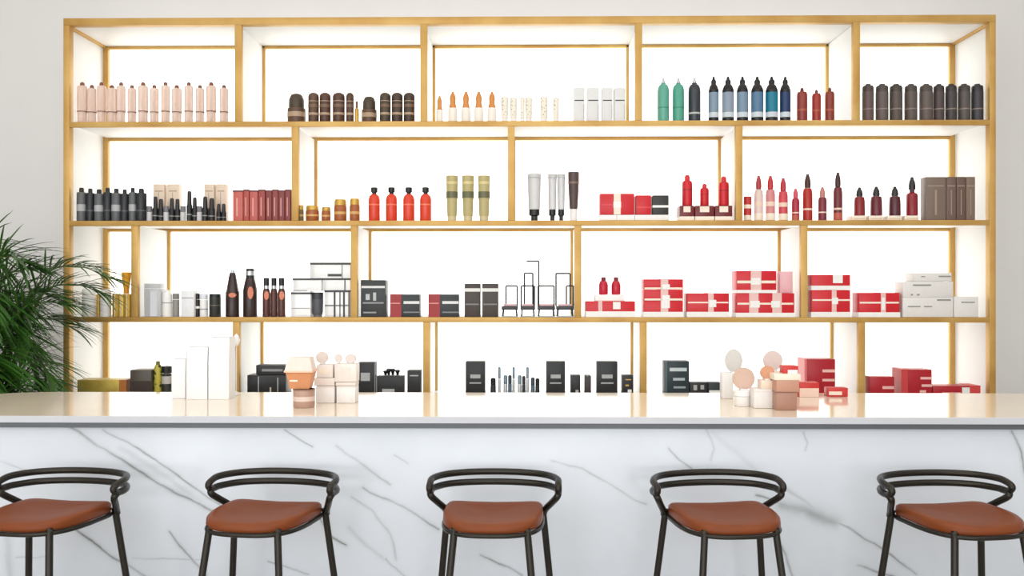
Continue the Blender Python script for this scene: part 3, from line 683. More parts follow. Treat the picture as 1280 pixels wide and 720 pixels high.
def front_label(root, u0, u1, v0, v1, Y, m, name='label'):
    a, b = X(u0, Y), X(u1, Y); z0, z1 = Z(v1, Y), Z(v0, Y)
    l = root.location
    bm = bmesh.new(); seg = 12
    cx, cz = (a + b) / 2 - l.x, (z0 + z1) / 2 - l.z; rx, rz_ = (b - a) / 2, (z1 - z0) / 2
    f = [bm.verts.new((cx + rx * math.cos(2 * math.pi * i / seg), Y - l.y - .001, cz + rz_ * math.sin(2 * math.pi * i / seg))) for i in range(seg)]
    k = [bm.verts.new((v.co.x, Y - l.y + .012, v.co.z)) for v in f]
    bm.faces.new(f); bm.faces.new(k)
    for i in range(seg): bm.faces.new((f[i], f[(i + 1) % seg], k[(i + 1) % seg], k[i]))
    link(name, me_from(bm, name), m, root)
r = lathe_item('spray_bottle', 'black conical bottle with long thin needle tip', 'bottle', 290.7, 17, 323, [('body', DKB, [(0, 0), (.97, 0), (1, .02), (1, .42), (.9, .44), (.55, .68), (.4, .75), (0, .75)]), ('collar', SILV, [(0, .75), (.3, .75), (.26, .8), (0, .8)]), ('needle', SILV, [(0, .8), (.08, .8), (.05, 1), (0, 1)])], row=2)
front_label(r, 285.5, 295, 366, 372, 5.35 - 8.6 * 5.35 / F, LABC)
r = lathe_item('spray_bottle', 'black tapered bottle with silver pump head and copper label', 'bottle', 312.7, 17.5, 336, [('body', DKB, [(0, 0), (.97, 0), (1, .02), (1, .55), (.8, .7), (.62, .8), (0, .8)]), ('pump', BLK, [(0, .8), (.6, .8), (.6, .97), (.5, 1), (0, 1)]), ('pump_ring', SILV, [(.6, .86), (.63, .86), (.63, .95), (.6, .95)])], row=2)
front_label(r, 309.5, 316.5, 358, 374, 5.35 - 8.6 * 5.35 / F, LABC)
for i, (u, w) in enumerate([(333, 9.5), (342.5, 9), (352, 9.5)]):
    r = lathe_item('serum_bottle', 'dark brown bottle with tall black cap, %s of three' % ['leftmost', 'middle', 'rightmost'][i], 'bottle', u, w, 347.5,
               [('body', cm((84, 44, 36), .3), [(0, 0), (.97, 0), (1, .02), (1, .6), (.8, .7), (0, .7)]), ('cap', BLK, [(0, .7), (.72, .7), (.72, .98), (.66, 1), (0, 1)]), ('cap_ring', SILV, [(.72, .72), (.76, .72), (.76, .8), (.72, .8)])], row=2, group='dark brown bottles with black caps')
    if i != 1: front_label(r, u - 3, u + 3, 364, 375, 5.35 - 4.8 * 5.35 / F, LABC)
DK = cm((58, 58, 60), .4); FROST = clear('frosted_drawer_plastic', (250, 250, 250), .6)
def case(u0, u1, vt, vb_, lab, marks, Y=5.31, D=.1, m=None, row=None):
    kw = dict(row=row) if row is not None else dict(vb=Z(vb_, Y))
    return box_item('acrylic_case', lab, 'case', u0, u1, vt, m or FROST, Y=Y, D=D, marks=marks, **kw)
case(363.5, 388, 364, 395, 'low white drawer case with dark lid line, left end of the clear stack', [('lid', DK, 0, 1, .88, .95, True), ('drawer_line', GREYL, .05, .98, .32, .35)], row=2)
case(366, 402, 348, 364, 'flat clear case resting on the low drawer case', [('lid', DK, 0, 1, .86, 1, True), ('rim', GREYL, .02, .5, .0, .07)])
lathe_item('grey_tube', 'charcoal ribbed tube standing among the clear cases', 'tube', 397, 14.5, 365.5, [('body', cm((84, 86, 92)), [(0, .08), (.86, .08), (.95, .2), (1, .72), (0, .72)]), ('cap', cm((60, 62, 66)), [(0, .72), (.98, .72), (1, .98), (.9, 1), (0, 1)]), ('foot', cm((120, 116, 116)), [(0, 0), (.75, 0), (.75, .08), (0, .08)])], row=2, Y=5.355)
case(405.5, 438, 363, 395, 'clear case of slim bottles with dark upright edges', [('lid', DK, 0, 1, .93, 1, True), ('shelf', cm((130, 126, 124)), 0, 1, .40, .46), ('upright', DK, .36, .43, 0, .93), ('upright', DK, .58, .62, 0, .93), ('upright', DK, .72, .79, 0, .93), ('upright', cm((100, 96, 96)), .92, .99, 0, .93)], row=2)
case(403, 438, 348, 363, 'flat clear case on top of the case with dark edges', [('lid', DK, 0, 1, .86, 1, True), ('upright', cm((110, 108, 108)), .78, .83, 0, .86)])
case(387.5, 438, 328.3, 348, 'topmost wide clear case with thin dark lid', [('lid', DK, 0, 1, .87, 1, True), ('upright', GREYL, .78, .81, 0, .87), ('label', DK, .44, .78, .12, .28)])
box_item('product_box', 'tall black box with white printed label beside the gold post', 'box', 451, 482, 350, cm((44, 48, 50)), row=2, D=.1,
         marks=[('white_band', cm((224, 224, 224)), .03, .97, .78, .84), ('print', cm((190, 192, 192)), .2, .36, .46, .62), ('print', cm((190, 192, 192)), .5, .62, .44, .66), ('print', cm((150, 152, 152)), .08, .92, .36, .40), ('print', cm((150, 152, 152)), .1, .62, .1, .14)])
for i, (a, b) in enumerate([(487.7, 524.3), (535.6, 573.2)]):
    box_item('product_box', 'low box, red left side and black right, %s' % ['nearer the tall black box', 'beside the brown pair'][i], 'box', a, b, 368, cm((40, 44, 48)), row=2, D=.1,
             marks=[('red_side', cm((158, 34, 38)), 0, .38, 0, 1, True), ('white_stripe', cm((226, 226, 226)), .46, 1, .58, .70), ('white_stripe', cm((120, 124, 128)), .46, 1, .18, .24), ('pink_line', cm((220, 140, 136)), .0, .34, .58, .63)], group='red and black boxes')
for i, (a, b) in enumerate([(580.7, 600), (602.7, 622.7)]):
    box_item('product_box', 'dark brown box with pale stripe, %s one of the pair' % ['left', 'right'][i], 'box', a, b, 354.5, cm((64, 54, 48)), row=2, D=.1,
             marks=[('pale_stripe', cm((226, 226, 222)), 0, 1, .76, .86, True), ('print', cm((130, 126, 120)), .08, .92, .36, .40)], group='dark brown boxes')
WIRE = cm((38, 44, 46), .35)
def wire_stand(u0, u1, lab, frame):
    """small black wire stand: tray on four feet, uprights and a top bar"""
    Y = 5.31; a, b = X(u0, Y), X(u1, Y); D = .09
    root = thing('wire_stand', lab, 'display stand', ((a + b) / 2, Y + D / 2, SH[2] + LIFT), 0, 'black wire stands')
    w = b - a; zt0 = Z(387.5, Y) - SH[2]; zt1 = Z(383, Y) - SH[2]
    link('tray', box_me(-w / 2, w / 2, -D / 2, D / 2, zt0, zt1, .002), WIRE, root)
    for sx in (-1, 1):
        for sy in (-1, 1):
            bm = bmesh.new(); tube(bm, [(sx * (w / 2 - .006), sy * (D / 2 - .006), 0.004), (sx * (w / 2 - .010), sy * (D / 2 - .006), zt0 + .001)], .0045, 8)
            link('leg', me_from(bm, 'leg'), WIRE, root)
    link('base_plate', box_me(-w / 2 + .004, w / 2 - .004, -D / 2 + .004, D / 2 - .004, 0, .005, 0), cm((168, 190, 194)), root)
    link('tray_liner', box_me(-w / 2 + .01, w / 2 - .01, -D / 2 + .01, D / 2 - .01, zt1, zt1 + .012, .003), cm((214, 176, 180)), root)
    for (fu0, fu1, fv) in frame:
        x0, x1 = X(fu0, Y + D / 2) - (a + b) / 2, X(fu1, Y + D / 2) - (a + b) / 2; zz = Z(fv, Y + D / 2) - SH[2]
        bm = bmesh.new(); pts = []
        if x0 > -w / 2 - .002: pts += [(x0, 0, zt1), (x0, 0, zz)]
        else: pts += [(x0, 0, zz)]
        if x1 < w / 2 + .002: pts += [(x1, 0, zz), (x1, 0, zt1)]
        else: pts += [(x1, 0, zz)]
        
        for pa, pb in zip(pts[:-1], pts[1:]): tube(bm, [pa, pb], .0045, 8)
        link('wire_frame', me_from(bm, 'wire_frame'), WIRE, root)
    return root
wire_stand(627, 647.5, 'black wire stand with low frame, leftmost of four', [(632.5, 646.5, 357.5)])
wire_stand(650.5, 669, 'black wire stand with mid-height frame, second from left', [(651.5, 668, 357.5), (655.5, 666, 341.5)])
wire_stand(672, 694, 'black wire stand with tall mast, third from left', [(672.8, 692.5, 357.5), (658, 673.5, 326.5)])
wire_stand(695.5, 717.5, 'black wire stand with wide top bar, rightmost of four', [(708, 716.5, 357.5), (695, 712.5, 342)])
# red gift boxes
PKL = cm((248, 196, 190))
def gift(lab, u0, u1, vt, vb_, rib=(), bow=None, line=None, row=None, Y=5.31, m=None, D=.12, foot=False, grp=None):
    marks = []
    if line: marks.append(('stripe', CREAM, .02, .98, line[0], line[1]))
    for a, b in rib: marks.append(('ribbon', cm((236, 196, 190)), a, b, 0, 1, True))
    if bow:
        for a, b, c, d in bow: marks.append(('bow', WHT, a, b, c, d, False))
    if foot: marks.append(('white_base', WHT, 0, 1, 0, foot, True))
    kw = dict(row=row) if row is not None else dict(vb=Z(vb_, Y))
    return box_item('gift_box', lab, 'box', u0, u1, vt, m or RED, Y=Y, D=D, marks=marks, group=grp, **kw)
gift('long low red box with white base under two small red bottles', 732.5, 794, 376.5, 395, rib=[(.25, .33)], bow=[(.55, .7, .5, .95)], row=2, foot=.36)
box_item('display_riser', 'clear white riser carrying two small red bottles', 'riser', 744, 781, 368.5, cm((246, 244, 242)), vb=Z(376.5, 5.31), D=.08, marks=[('edge_line', PKL, 0, 1, 0, .12)])
for i, u in enumerate([754.3, 770]):
    lathe_item('red_potion_bottle', 'small crimson bottle on clear riser, %s one' % ['left', 'right'][i], 'bottle', u, 11.6, 346.5, [('body', cm((196, 22, 52), .3), [(0, 0), (.9, 0), (1, .05), (1, .55), (.75, .75), (.45, .8), (0, .8)]), ('cap', cm((120, 26, 40)), [(0, .8), (.5, .8), (.5, .97), (.4, 1), (0, 1)])], vb=Z(368.5, 5.31), Y=5.35, group='small crimson bottles')
for k, (vt, vb_, lab) in enumerate([(349, 362, 'top'), (362, 376, 'middle'), (376, 395, 'bottom')]):
    gift('red ribboned box, %s of the three-box stack' % lab, 804.6, 854, vt, vb_, rib=[(.43, .62)], bow=[(.47, .66, .0 if k else .02, .5)] if k < 2 else [(.45, .66, .55, 1.0)], line=(.02, .2) if k < 2 else None, row=2 if k == 2 else None, foot=.32 if k == 2 else False, grp='stack of three red boxes')
gift('single red ribboned box right of the three-box stack', 859, 911.5, 366.5, 395, rib=[(.5, .63)], bow=[(.52, .69, .42, .72)], line=(.58, .64), row=2, foot=.22)
gift('wide red box at the bottom carrying a smaller one', 920.5, 993, 366.5, 395, rib=[(.22, .38), (.62, .78)], bow=[(.24, .40, .4, .68), (.60, .75, .4, .68)], line=(.52, .6), row=2, foot=.18)
gift('smaller red ribboned box on the widest red box', 920.5, 970.5, 338.5, 366.5, rib=[(.36, .62)], bow=[(.36, .60, .38, .68)], line=(.44, .56), foot=.14)
gift('pale pink box on the right end of the widest red box', 974.5, 991, 339.5, 366.5, m=cm((240, 190, 196)), Y=5.35, D=.07)
gift('red box with white notch on the stack beside the post', 1014.5, 1063, 343.5, 362.5, bow=[(.55, .8, .45, 1.0)], foot=.28)
gift('larger red box beneath the notched red box', 1014.5, 1063, 362.5, 395, rib=[(.52, .64)], bow=[(.52, .68, .48, .72)], line=(.6, .66), row=2, foot=.19)
gift('single red ribboned box beside the white cartons', 1073.5, 1124.5, 366, 395, rib=[(.54, .66)], bow=[(.56, .64, .3, .8)], line=(.56, .63), row=2, foot=.2, D=.11)
WC = cm((228, 225, 221))
tx = lambda *r: [('print', cm((150, 146, 142)), *q) for q in r]
box_item('white_carton', 'bottom wide pale carton in the white stack', 'box', 1128.5, 1191.5, 371.5, WC, row=2, D=.12, marks=tx((.1, .35, .5, .56), (.42, .58, .5, .56), (.68, .95, .82, .9)))
box_item('white_carton', 'middle wide pale carton in the white stack', 'box', 1128.5, 1191.5, 352, WC, vb=Z(371.5, 5.31), D=.12, marks=tx((.2, .56, .72, .82), (.16, .2, .1, .2), (.28, .33, .1, .2)))
box_item('white_carton', 'topmost small pale carton in the white stack', 'box', 1142, 1189.5, 341, WC, vb=Z(352, 5.31), D=.12, marks=tx((.66, .98, .5, .66), (.2, .3, .5, .62)))
box_item('white_carton', 'low pale carton right of the white stack', 'box', 1192.5, 1223, 371, WC, row=2, D=.12, marks=tx((.3, .85, .7, .76),))

# ---- row 4 (partly hidden by the counter) -----------------------------------
box_item('gold_case', 'long low gold box at the left end of the bottom shelf', 'box', 96.5, 157.5, 475, mat('gold_card_low', (196, 168, 74), .4, .3, vary=.2, scale=30), row=3, D=.14, marks=[('amber_end', cm((186, 112, 48)), .86, 1, 0, 1, True)])
box_item('dark_box', 'dark olive brown box beside the speckled bottle', 'box', 162.5, 189, 462.5, cm((84, 76, 64)), row=3, D=.13, marks=[('front_flap', cm((60, 44, 36)), 0, 1, 0, .62)])
m = mat('yellow_black_speckle', (170, 160, 50), .4, vary=0)
nt = m.node_tree; tc = nt.nodes.new('ShaderNodeTexCoord'); n = nt.nodes.new('ShaderNodeTexVoronoi'); n.inputs['Scale'].default_value = 45
rr = nt.nodes.new('ShaderNodeValToRGB'); rr.color_ramp.elements[0].position = .3; rr.color_ramp.elements[0].color = rgb((60, 56, 26)); rr.color_ramp.elements[1].position = .45; rr.color_ramp.elements[1].color = rgb((196, 182, 70))
nt.links.new(tc.outputs['Object'], n.inputs['Vector']); nt.links.new(n.outputs['Distance'], rr.inputs['Fac']); nt.links.new(rr.outputs['Color'], nt.nodes['Principled BSDF'].inputs['Base Color'])
lathe_item('speckled_bottle', 'yellow and black speckled slender bottle', 'bottle', 197.5, 10, 451.5, [('body', m, [(0, 0), (.95, 0), (1, .02), (1, .8), (.7, .9), (0, .9)]), ('cap', cm((120, 112, 40)), [(0, .9), (.5, .9), (.5, 1), (0, 1)])], row=3)
lathe_item('black_jar', 'black jar with wide flat lid beside the speckled bottle', 'jar', 208.5, 12, 457, [('body', cm((50, 54, 44)), [(0, 0), (1, 0), (1, .75), (0, .75)]), ('lid', BLK, [(0, .77), (1.05, .77), (1.05, .98), (0, 1)]), ('label', cm((200, 196, 190)), [(1.0, .45), (1.012, .45), (1.012, .68), (1.0, .68)])], row=3)
lathe_item('green_bottle', 'tiny dark green capped bottle beside the white bags', 'bottle', 221.5, 8, 474, [('body', WHT, [(0, 0), (.9, 0), (.9, .5), (0, .5)]), ('cap', cm((52, 66, 32)), [(0, .5), (.95, .5), (1, .6), (.9, .95), (0, 1)])], row=3)
box_item('black_case', 'black lidded case with silver clasp on the bottom shelf', 'case', 309, 357.5, 469, BLK, row=3, D=.13, marks=[('clasp', SILV, .28, .3, .3, .95), ('clasp', cm((200, 192, 180)), .58, .62, .15, .5), ('clasp', SILV, .78, .8, .2, .9)])
box_item('black_case', 'smaller black case stacked on the lidded case', 'case', 320, 357, 456.5, cm((44, 44, 46)), vb=Z(469, 5.31), D=.12, marks=[('label', GREYL, .2, .9, .35, .6)])
def blackbox(lab, u0, u1, vt, marks, c=(25, 26, 28), D=.08, grp=None): return box_item('black_box', lab, 'box', u0, u1, vt, cm(c), row=3, D=D, marks=marks, group=grp)
lg = lambda *r: [('print', cm((176, 178, 178)), *q) for q in r]
blackbox('tall black box with grey square label near the cream boxes', 447, 469, 453, lg((.18, .7, .5, .72)) + [('panel_line', GREYL, .96, 1, 0, 1)])
blackbox('wide low black box with bristly brushes on top', 471, 504.5, 470, lg((.2, .66, .25, .45)))
rt = thing('brush_bundle', 'small bundle of black bristly brushes on the low black box', 'brushes', (X(489, 5.35), 5.35, Z(470, 5.31) + LIFT), 0)
for k, (u, vt) in enumerate([(482, 463), (486, 460.5), (491, 460.5), (497, 462)]):
    x = X(u, 5.35) - rt.location.x; h = Z(vt, 5.35) - rt.location.z
    link('brush', lathe_me([(0, 0), (.007, 0), (.009, h * .4), (.015, h * .7), (.012, h * .92), (0, h)], 10), BLK, rt, (x, 0, 0))
blackbox('small upright black box left of the gold post', 509, 525.5, 463, lg((.2, .85, .8, .84)))
for (u0, u1, nm) in ((582, 606.3, 'left of the silver tubes'), (682.7, 706.5, 'right of the silver tubes'), (746, 772, 'left of the small box at the post')):
    blackbox('tall black box with white mark, %s' % nm, u0, u1, 452, lg((.24, .76, .56, .66), (.2, .8, .42, .455)), grp='tall black boxes with white marks')
tubes = [(616.5, 7, 472.5, 0, 'short black tube, first of the silver group'), (624.3, 3.6, 458.5, 1, 'thin tall silver wand, leftmost of three'), (631.8, 5.4, 469, 1, 'silver tube between the two left wands, left'), (637.4, 5, 469, 2, 'grey blue tube between the two left wands'),
         (642.1, 3.6, 458.5, 1, 'thin tall silver wand, middle of three'), (649.6, 5.2, 469, 1, 'silver tube between the two right wands, left'), (654.8, 4.6, 470, 0, 'black tube between the two right wands'), (659.4, 3.6, 458.5, 1, 'thin tall silver wand, rightmost of three'),
         (666, 5.4, 472, 2, 'grey blue short tube right of the wands'), (671.8, 5.4, 473, 0, 'short black tube, last of the silver group')]
for u, w, vt, k, lab in tubes:
    lathe_item('mascara_tube', lab, 'tube', u, w, vt, [('body', [cm((34, 42, 50)), SILV, cm((86, 106, 124))][k], [(0, 0), (1, 0), (1, .6), (.96, .62), (0, .62)]), ('cap', [BLK, cm((120, 140, 154), .3, .5), cm((50, 64, 78))][k], [(0, .63), (.95, .63), (.95, .95), (.6, 1), (0, 1)])], row=3, group='silver and black tubes')
blackbox('small black box between two tall marked boxes, wider one', 713.3, 725.6, 469, lg((.5, .8, .25, .4)))
blackbox('narrow dark brown box between two tall marked boxes', 731, 739, 469.5, [('cap_strip', GREYL, .3, .5, .97, 1.0)], c=(58, 48, 46))
blackbox('small black box with gold dots beside the gold post', 777.7, 791.6, 469, [('gold_dot', GOLDC, .3, .6, .55, .62), ('gold_dot', WHT, .5, .85, .3, .42), ('gold_dot', GOLDC, .3, .8, .8, .84)])
blackbox('dark teal box with white text lines', 831, 861.5, 451.5, [('spine', cm((80, 100, 106)), 0, .1, 0, 1), ('print', cm((200, 210, 212)), .2, .9, .74, .83), ('print', cm((180, 190, 194)), .34, .82, .5, .57), ('print', cm((160, 170, 174)), .36, .85, .3, .35)], c=(30, 46, 52), D=.1)
blackbox('low black box with white marks beside the teal box', 862.5, 884.5, 478, lg((.2, .4, .55, .85), (.6, .8, .6, .85)))
blackbox('low dark green black box with white stripe', 885.5, 901.5, 478, [('stripe', WHT, .06, .94, .35, .55)], c=(34, 44, 44))
def redbox(lab, u0, u1, vt, marks, m=None, D=.13, vb=None, Y=5.31):
    kw = dict(row=3) if vb is None else dict(vb=Z(vb, Y))
    return box_item('red_box', lab, 'box', u0, u1, vt, m or DRED, D=D, marks=marks, Y=Y, **kw)
rs = lambda *r: [('label_stripe', cm((244, 190, 184)), *q) for q in r]
redbox('tall red box with three pale label stripes', 1006, 1044, 449, rs((.58, 1, .68, .75), (.58, .98, .46, .52), (.66, .98, .27, .33)) + [('pale_edge', cm((228, 120, 120)), 0, .06, 0, 1, True)])
redbox('small red box with two pale stripes, bottom shelf right', 1087, 1118, 471, rs((.52, .98, .48, .6), (.55, .96, .16, .26)), D=.09)
redbox('large red box right of the small striped red box', 1127, 1165, 462, rs((.62, 1, .68, .76), (.66, 1, .44, .52), (.6, .8, .25, .33)) + [('lighter_side', cm((206, 62, 62)), 0, .2, 0, 1, True)])
redbox('low long red box with white bow at the far right', 1166, 1225, 482.5, rs((.2, .6, .35, .55)) + [('bow', WHT, .62, .78, .3, .9), ('lighter_end', cm((214, 66, 62)), .78, 1, 0, 1, True)])

# ---- on the countertop ------------------------------------------------------
def cy(v):  # depth at which the countertop appears at row v
    return (H - ZC) * F / (v - 360)
def on_counter_box(name, lab, cat, u0, u1, vt, vbase, m, D, marks=(), zb=None, rz=0, Y=None):
    Y = Y or cy(vbase)
    return box_item(name, lab, cat, u0, u1, vt, m, vb=ZC if zb is None else zb, Y=Y, D=D, marks=marks, rz=rz)
PAPER = cm((244, 243, 243), .6)
ya = cy(500)
def paper_bag(lab, u0, u1, vt, vbase, D, handle):
    Y = cy(vbase); a, b = X(u0, Y), X(u1, Y); w = b - a; h = Z(vt, Y, (u0 + u1) / 2) - ZC
    root = thing('paper_bag', lab, 'paper bag', ((a + b) / 2, Y + D / 2, ZC + LIFT), 0, 'white paper bags')
    bm = bmesh.new(); t = .0015
    # walls with slightly gathered top, open at the top
    def q(p): return [bm.verts.new(x) for x in p]
    W, E = w / 2, D / 2
    lo = q([(-W, -E, 0), (W, -E, 0), (W, E, 0), (-W, E, 0)]); mi = q([(-W, -E, h * .6), (W, -E, h * .6), (W, E, h * .6), (-W, E, h * .6)])
    hi = q([(-W, -E * .8, h), (W, -E * .8, h), (W, E * .8, h), (-W, E * .8, h)])
    li = q([(-W + t, -E * .8 + t, h), (W - t, -E * .8 + t, h), (W - t, E * .8 - t, h), (-W + t, E * .8 - t, h)]); bi = q([(-W + t, -E + t, t), (W - t, -E + t, t), (W - t, E - t, t), (-W + t, E - t, t)])
    bm.faces.new(lo); bm.faces.new(bi)
    for A, B in ((lo, mi), (mi, hi), (hi, li), (li, bi)):
        for i in range(4): j = (i + 1) % 4; bm.faces.new((A[i], A[j], B[j], B[i]))
    link('bag_body', me_from(bm, 'bag', smooth=False), PAPER, root)
    if handle:
        for s in (-1, 1):
            bm = bmesh.new(); tube(bm, spline([(-W * .45, s * E * .8, h - .01), (-W * .4, s * E * .8, h + .05), (0, s * E * .75, h + .075), (W * .4, s * E * .8, h + .05), (W * .45, s * E * .8, h - .01)], 6), .0022, 6)
            link('handle', me_from(bm, 'handle'), PAPER, root)
    return root
paper_bag('small white paper bag with cord handles, left of the bigger ones', 215, 231.5, 449, 499, .07, True)
paper_bag('white paper bag in front at the left side of the counter', 233, 259, 434, 500, .09, False)
paper_bag('tallest white paper bag on the counter', 260.5, 286, 422, 500, .10, False)
lathe_item('ball_ornament', 'small white ball ornament behind the tallest paper bag', 'ornament', 295.5, 9, 417, [('stand', WHT, [(0, 0), (.8, 0), (.8, .03), (.15, .06), (.12, .8), (0, .8)]), ('ball', WHT, [(0, .78), (.6, .81), (1, .89), (.6, .97), (0, 1)])], vb=ZC, Y=cy(494.5) )
# group 1
yb = cy(511)
TAUPE = cm((186, 150, 132), .4)
def ribbed(): 
    return [('body', TAUPE, [(0, 0), (.97, 0), (1, .03), (1, .93), (.97, 1), (0, 1)]), ('rim', cm((150, 112, 96)), [(1.0, .93), (1.03, .93), (1.03, 1.0), (1.0, 1.0)]), ('label', cm((226, 204, 192)), [(1.0, .35), (1.01, .35), (1.01, .6), (1.0, .6)])]
Yj = yb + .045
lathe_item('taupe_jar', 'taupe printed round jar in front of the cream boxes', 'jar', 380, 27, 486, ribbed(), vb=ZC, Y=Yj, seg=32)
zj = Z(486, Yj)
def flared(u, w, vt, z0, Y, lab, name, c, top, bot, cat='box'):
    a, b = X(u - w / 2, Y), X(u + w / 2, Y); w_ = b - a; h = Z(vt, Y) - z0
    root = thing(name, lab, cat, ((a + b) / 2, Y, z0 + LIFT))
    bm = bmesh.new(); W = w_ / 2
    lo = [bm.verts.new(p) for p in ((-W * bot, -W * bot * .8, 0), (W * bot, -W * bot * .8, 0), (W * bot, W * bot * .8, 0), (-W * bot, W * bot * .8, 0))]
    hi = [bm.verts.new(p) for p in ((-W * top, -W * top * .8, h), (W * top, -W * top * .8, h), (W * top, W * top * .8, h), (-W * top, W * top * .8, h))]
    bm.faces.new(lo); bm.faces.new(hi)
    for i in range(4): j = (i + 1) % 4; bm.faces.new((lo[i], lo[j], hi[j], hi[i]))
    bmesh.ops.bevel(bm, geom=list(bm.edges), offset=.002, segments=2, affect='EDGES')
    link('body', me_from(bm, name), c, root)
    return root, h, W
rt, h, W = flared(376.5, 33, 465, zj, Yj, 'flared orange tan box on the taupe jar', 'orange_box', cm((216, 146, 100)), 1.0, .72)
link('label', box_me(-W * .7, -W * .1, -W * .735, -W * .66, h * .45, h * .55), CREAM, rt)
rt, h, W = flared(376, 35, 446.5, Z(465, Yj), Yj, 'pale blush tapering lid box on the orange box', 'blush_box', cm((242, 222, 210)), .78, 1.0)
link('rim', box_me(-W * 1.01, W * 1.01, -W * .82, W * .82, 0.0, h * .12), cm((250, 204, 176)), rt)
yd = cy(504.5)
WB = cm((243, 238, 234)); CB = cm((236, 224, 214))
on_counter_box('cream_box', 'white box at the foot of the cosmetics pile, left one', 'box', 394.5, 418, 483, 504.5, WB, .09, [('lid_line', CB, 0, 1, .9, .94)])
on_counter_box('cream_box', 'white box at the foot of the cosmetics pile, right one', 'box', 420.5, 444, 483, 504.5, WB, .09, [('lid_line', CB, 0, 1, .9, .94)])
z2 = Z(483, yd)
on_counter_box('cream_box', 'cream box on the left white box', 'box', 392.5, 418, 472.5, 0, CB, .085, zb=z2, Y=yd)
on_counter_box('cream_box', 'cream box on the right white box', 'box', 419.5, 444.5, 478, 0, CB, .085, zb=z2, Y=yd)
box_item('cream_box', 'pale upper box carrying one round compact', 'box', 395.5, 416, 456, cm((240, 230, 222)), vb=Z(472.5, yd), Y=yd, D=.08, marks=[('label', CREAM, .2, .8, .3, .7)])
box_item('cream_box', 'pale upper box carrying two round compacts', 'box', 418, 445.5, 455, cm((240, 230, 222)), vb=Z(478, yd), Y=yd, D=.08, marks=[('window', CB, .25, .75, .2, .8)])
def compact(lab, u, v, ru, rv, zfoot, Y, c, tilt=0):
    """round compact / mirror disc standing upright on a short foot"""
    p = ray(u, v, Y); r = ru * Y / F; r2 = rv * Y / F
    root = thing('round_compact', lab, 'compact', (p.x, Y, zfoot + LIFT), tilt)
    me = lathe_me([(0, -.006), (r * .96, -.006), (r, -.003), (r, .003), (r * .96, .006), (0, .006)], 32)
    me.transform(Matrix.Translation((0, 0, p.z - zfoot)) @ Matrix.Diagonal((1, 1, r2 / r, 1)) @ Matrix.Rotation(math.pi / 2, 4, 'X'))
    link('disc', me, c, root)
    me = lathe_me([(0, -.0075), (r * .8, -.0075), (r * .8, -.0055), (0, -.0055)], 32)
    me.transform(Matrix.Translation((0, 0, p.z - zfoot)) @ Matrix.Diagonal((1, 1, r2 / r, 1)) @ Matrix.Rotation(math.pi / 2, 4, 'X'))
    for vv in me.vertices: vv.co.y = -abs(vv.co.y)
    link('powder', me, c, root)
    hb = max(.004, p.z - zfoot - r2 + .004)
    link('foot', box_me(-r * .35, r * .35, -.012, .012, 0, hb, .001), WB, root)
    return root
compact('greige round compact on the left of the cosmetics pile', 402.7, 447, 7.8, 7.6, Z(456, yd), yd + .04, cm((224, 210, 200)))
compact('small round compact in the middle of the cosmetics pile', 423, 448, 5, 5.5, Z(455, yd), yd + .04, cm((228, 216, 208)))
compact('wide round compact on the right of the cosmetics pile', 438.5, 448.5, 7.2, 6, Z(455, yd), yd + .05, cm((226, 212, 204)))
# group 2
yg = cy(500)
on_counter_box('white_block', 'slim white block carrying the grey compact', 'block', 903, 917, 466, 498, cm((240, 240, 238)), .06)
compact('pale grey round compact on slim white block', 917, 451, 11, 14.5, Z(466, cy(498)), cy(498) + .03, cm((216, 214, 208)))
lathe_item('white_jar', 'white jar carrying the tan round compact', 'jar', 927.5, 20, 488, [('body', WB, [(0, 0), (.96, 0), (1, .04), (1, .62), (0, .62)]), ('lid', WHT, [(0, .64), (1.03, .64), (1.03, .96), (.97, 1), (0, 1)])], vb=ZC, Y=cy(508) + .035, seg=28)
compact('tan round compact on white jar', 929.5, 473.5, 13.7, 14, Z(488, cy(508) + .035), cy(508) + .035, cm((214, 182, 164)))
Yq = cy(510)
on_counter_box('white_block', 'low white box in front between jar and brown box', 'box', 942.5, 969, 486.5, 510, cm((238, 234, 230)), .09, [('lid_line', CB, 0, 1, .86, .9)])
box_item('cream_box', 'small cream box on the low white box', 'box', 951.5, 969.5, 475.5, cm((238, 220, 200)), vb=Z(486.5, Yq), Y=Yq, D=.07)
compact('orange tan compact on the small cream box', 959, 466, 9, 8.5, Z(475.5, Yq), Yq + .02, cm((216, 156, 122)))
box_item('white_block', 'tall pale block behind carrying the blush compact', 'block', 957, 976, 464, cm((240, 234, 228)), vb=ZC, Y=Yq + .16, D=.06)
compact('blush pink round compact on the tall pale block', 966, 451, 12, 12.5, Z(464, Yq + .16), Yq + .19, cm((224, 204, 196)))
BRN = cm((172, 128, 108)); BRN2 = cm((196, 146, 122))
Yr = cy(512.5)
on_counter_box('brown_box', 'taupe brown cube box at the front of the counter group', 'box', 970.5, 996.5, 490, 512.5, BRN, .09, [('edge_shade', cm((140, 96, 80)), 0, 1, .95, 1, True)])
box_item('brown_box', 'lighter terracotta box on the taupe cube', 'box', 970.5, 999, 475, BRN2, vb=Z(490, Yr), Y=Yr, D=.1)
box_item('cream_box', 'flat cream box on the terracotta box', 'box', 968, 1001, 467.5, CREAM, vb=Z(475, Yr), Y=Yr, D=.1)
box_item('red_palette', 'small red palette with white tissue on the flat cream box', 'palette', 979, 998, 457.5, cm((206, 50, 44)), vb=Z(467.5, Yr), Y=Yr + .02, D=.06, marks=[('tissue', WHT, .3, .95, 0, .5)])
box_item('red_cream_box', 'low box with red lid and cream side on the counter', 'box', 999.5, 1024, 478.5, cm((206, 46, 42)), vb=ZC, Y=cy(496), D=.07, marks=[('cream_side', cm((246, 214, 198)), 0, .98, 0, .62)])
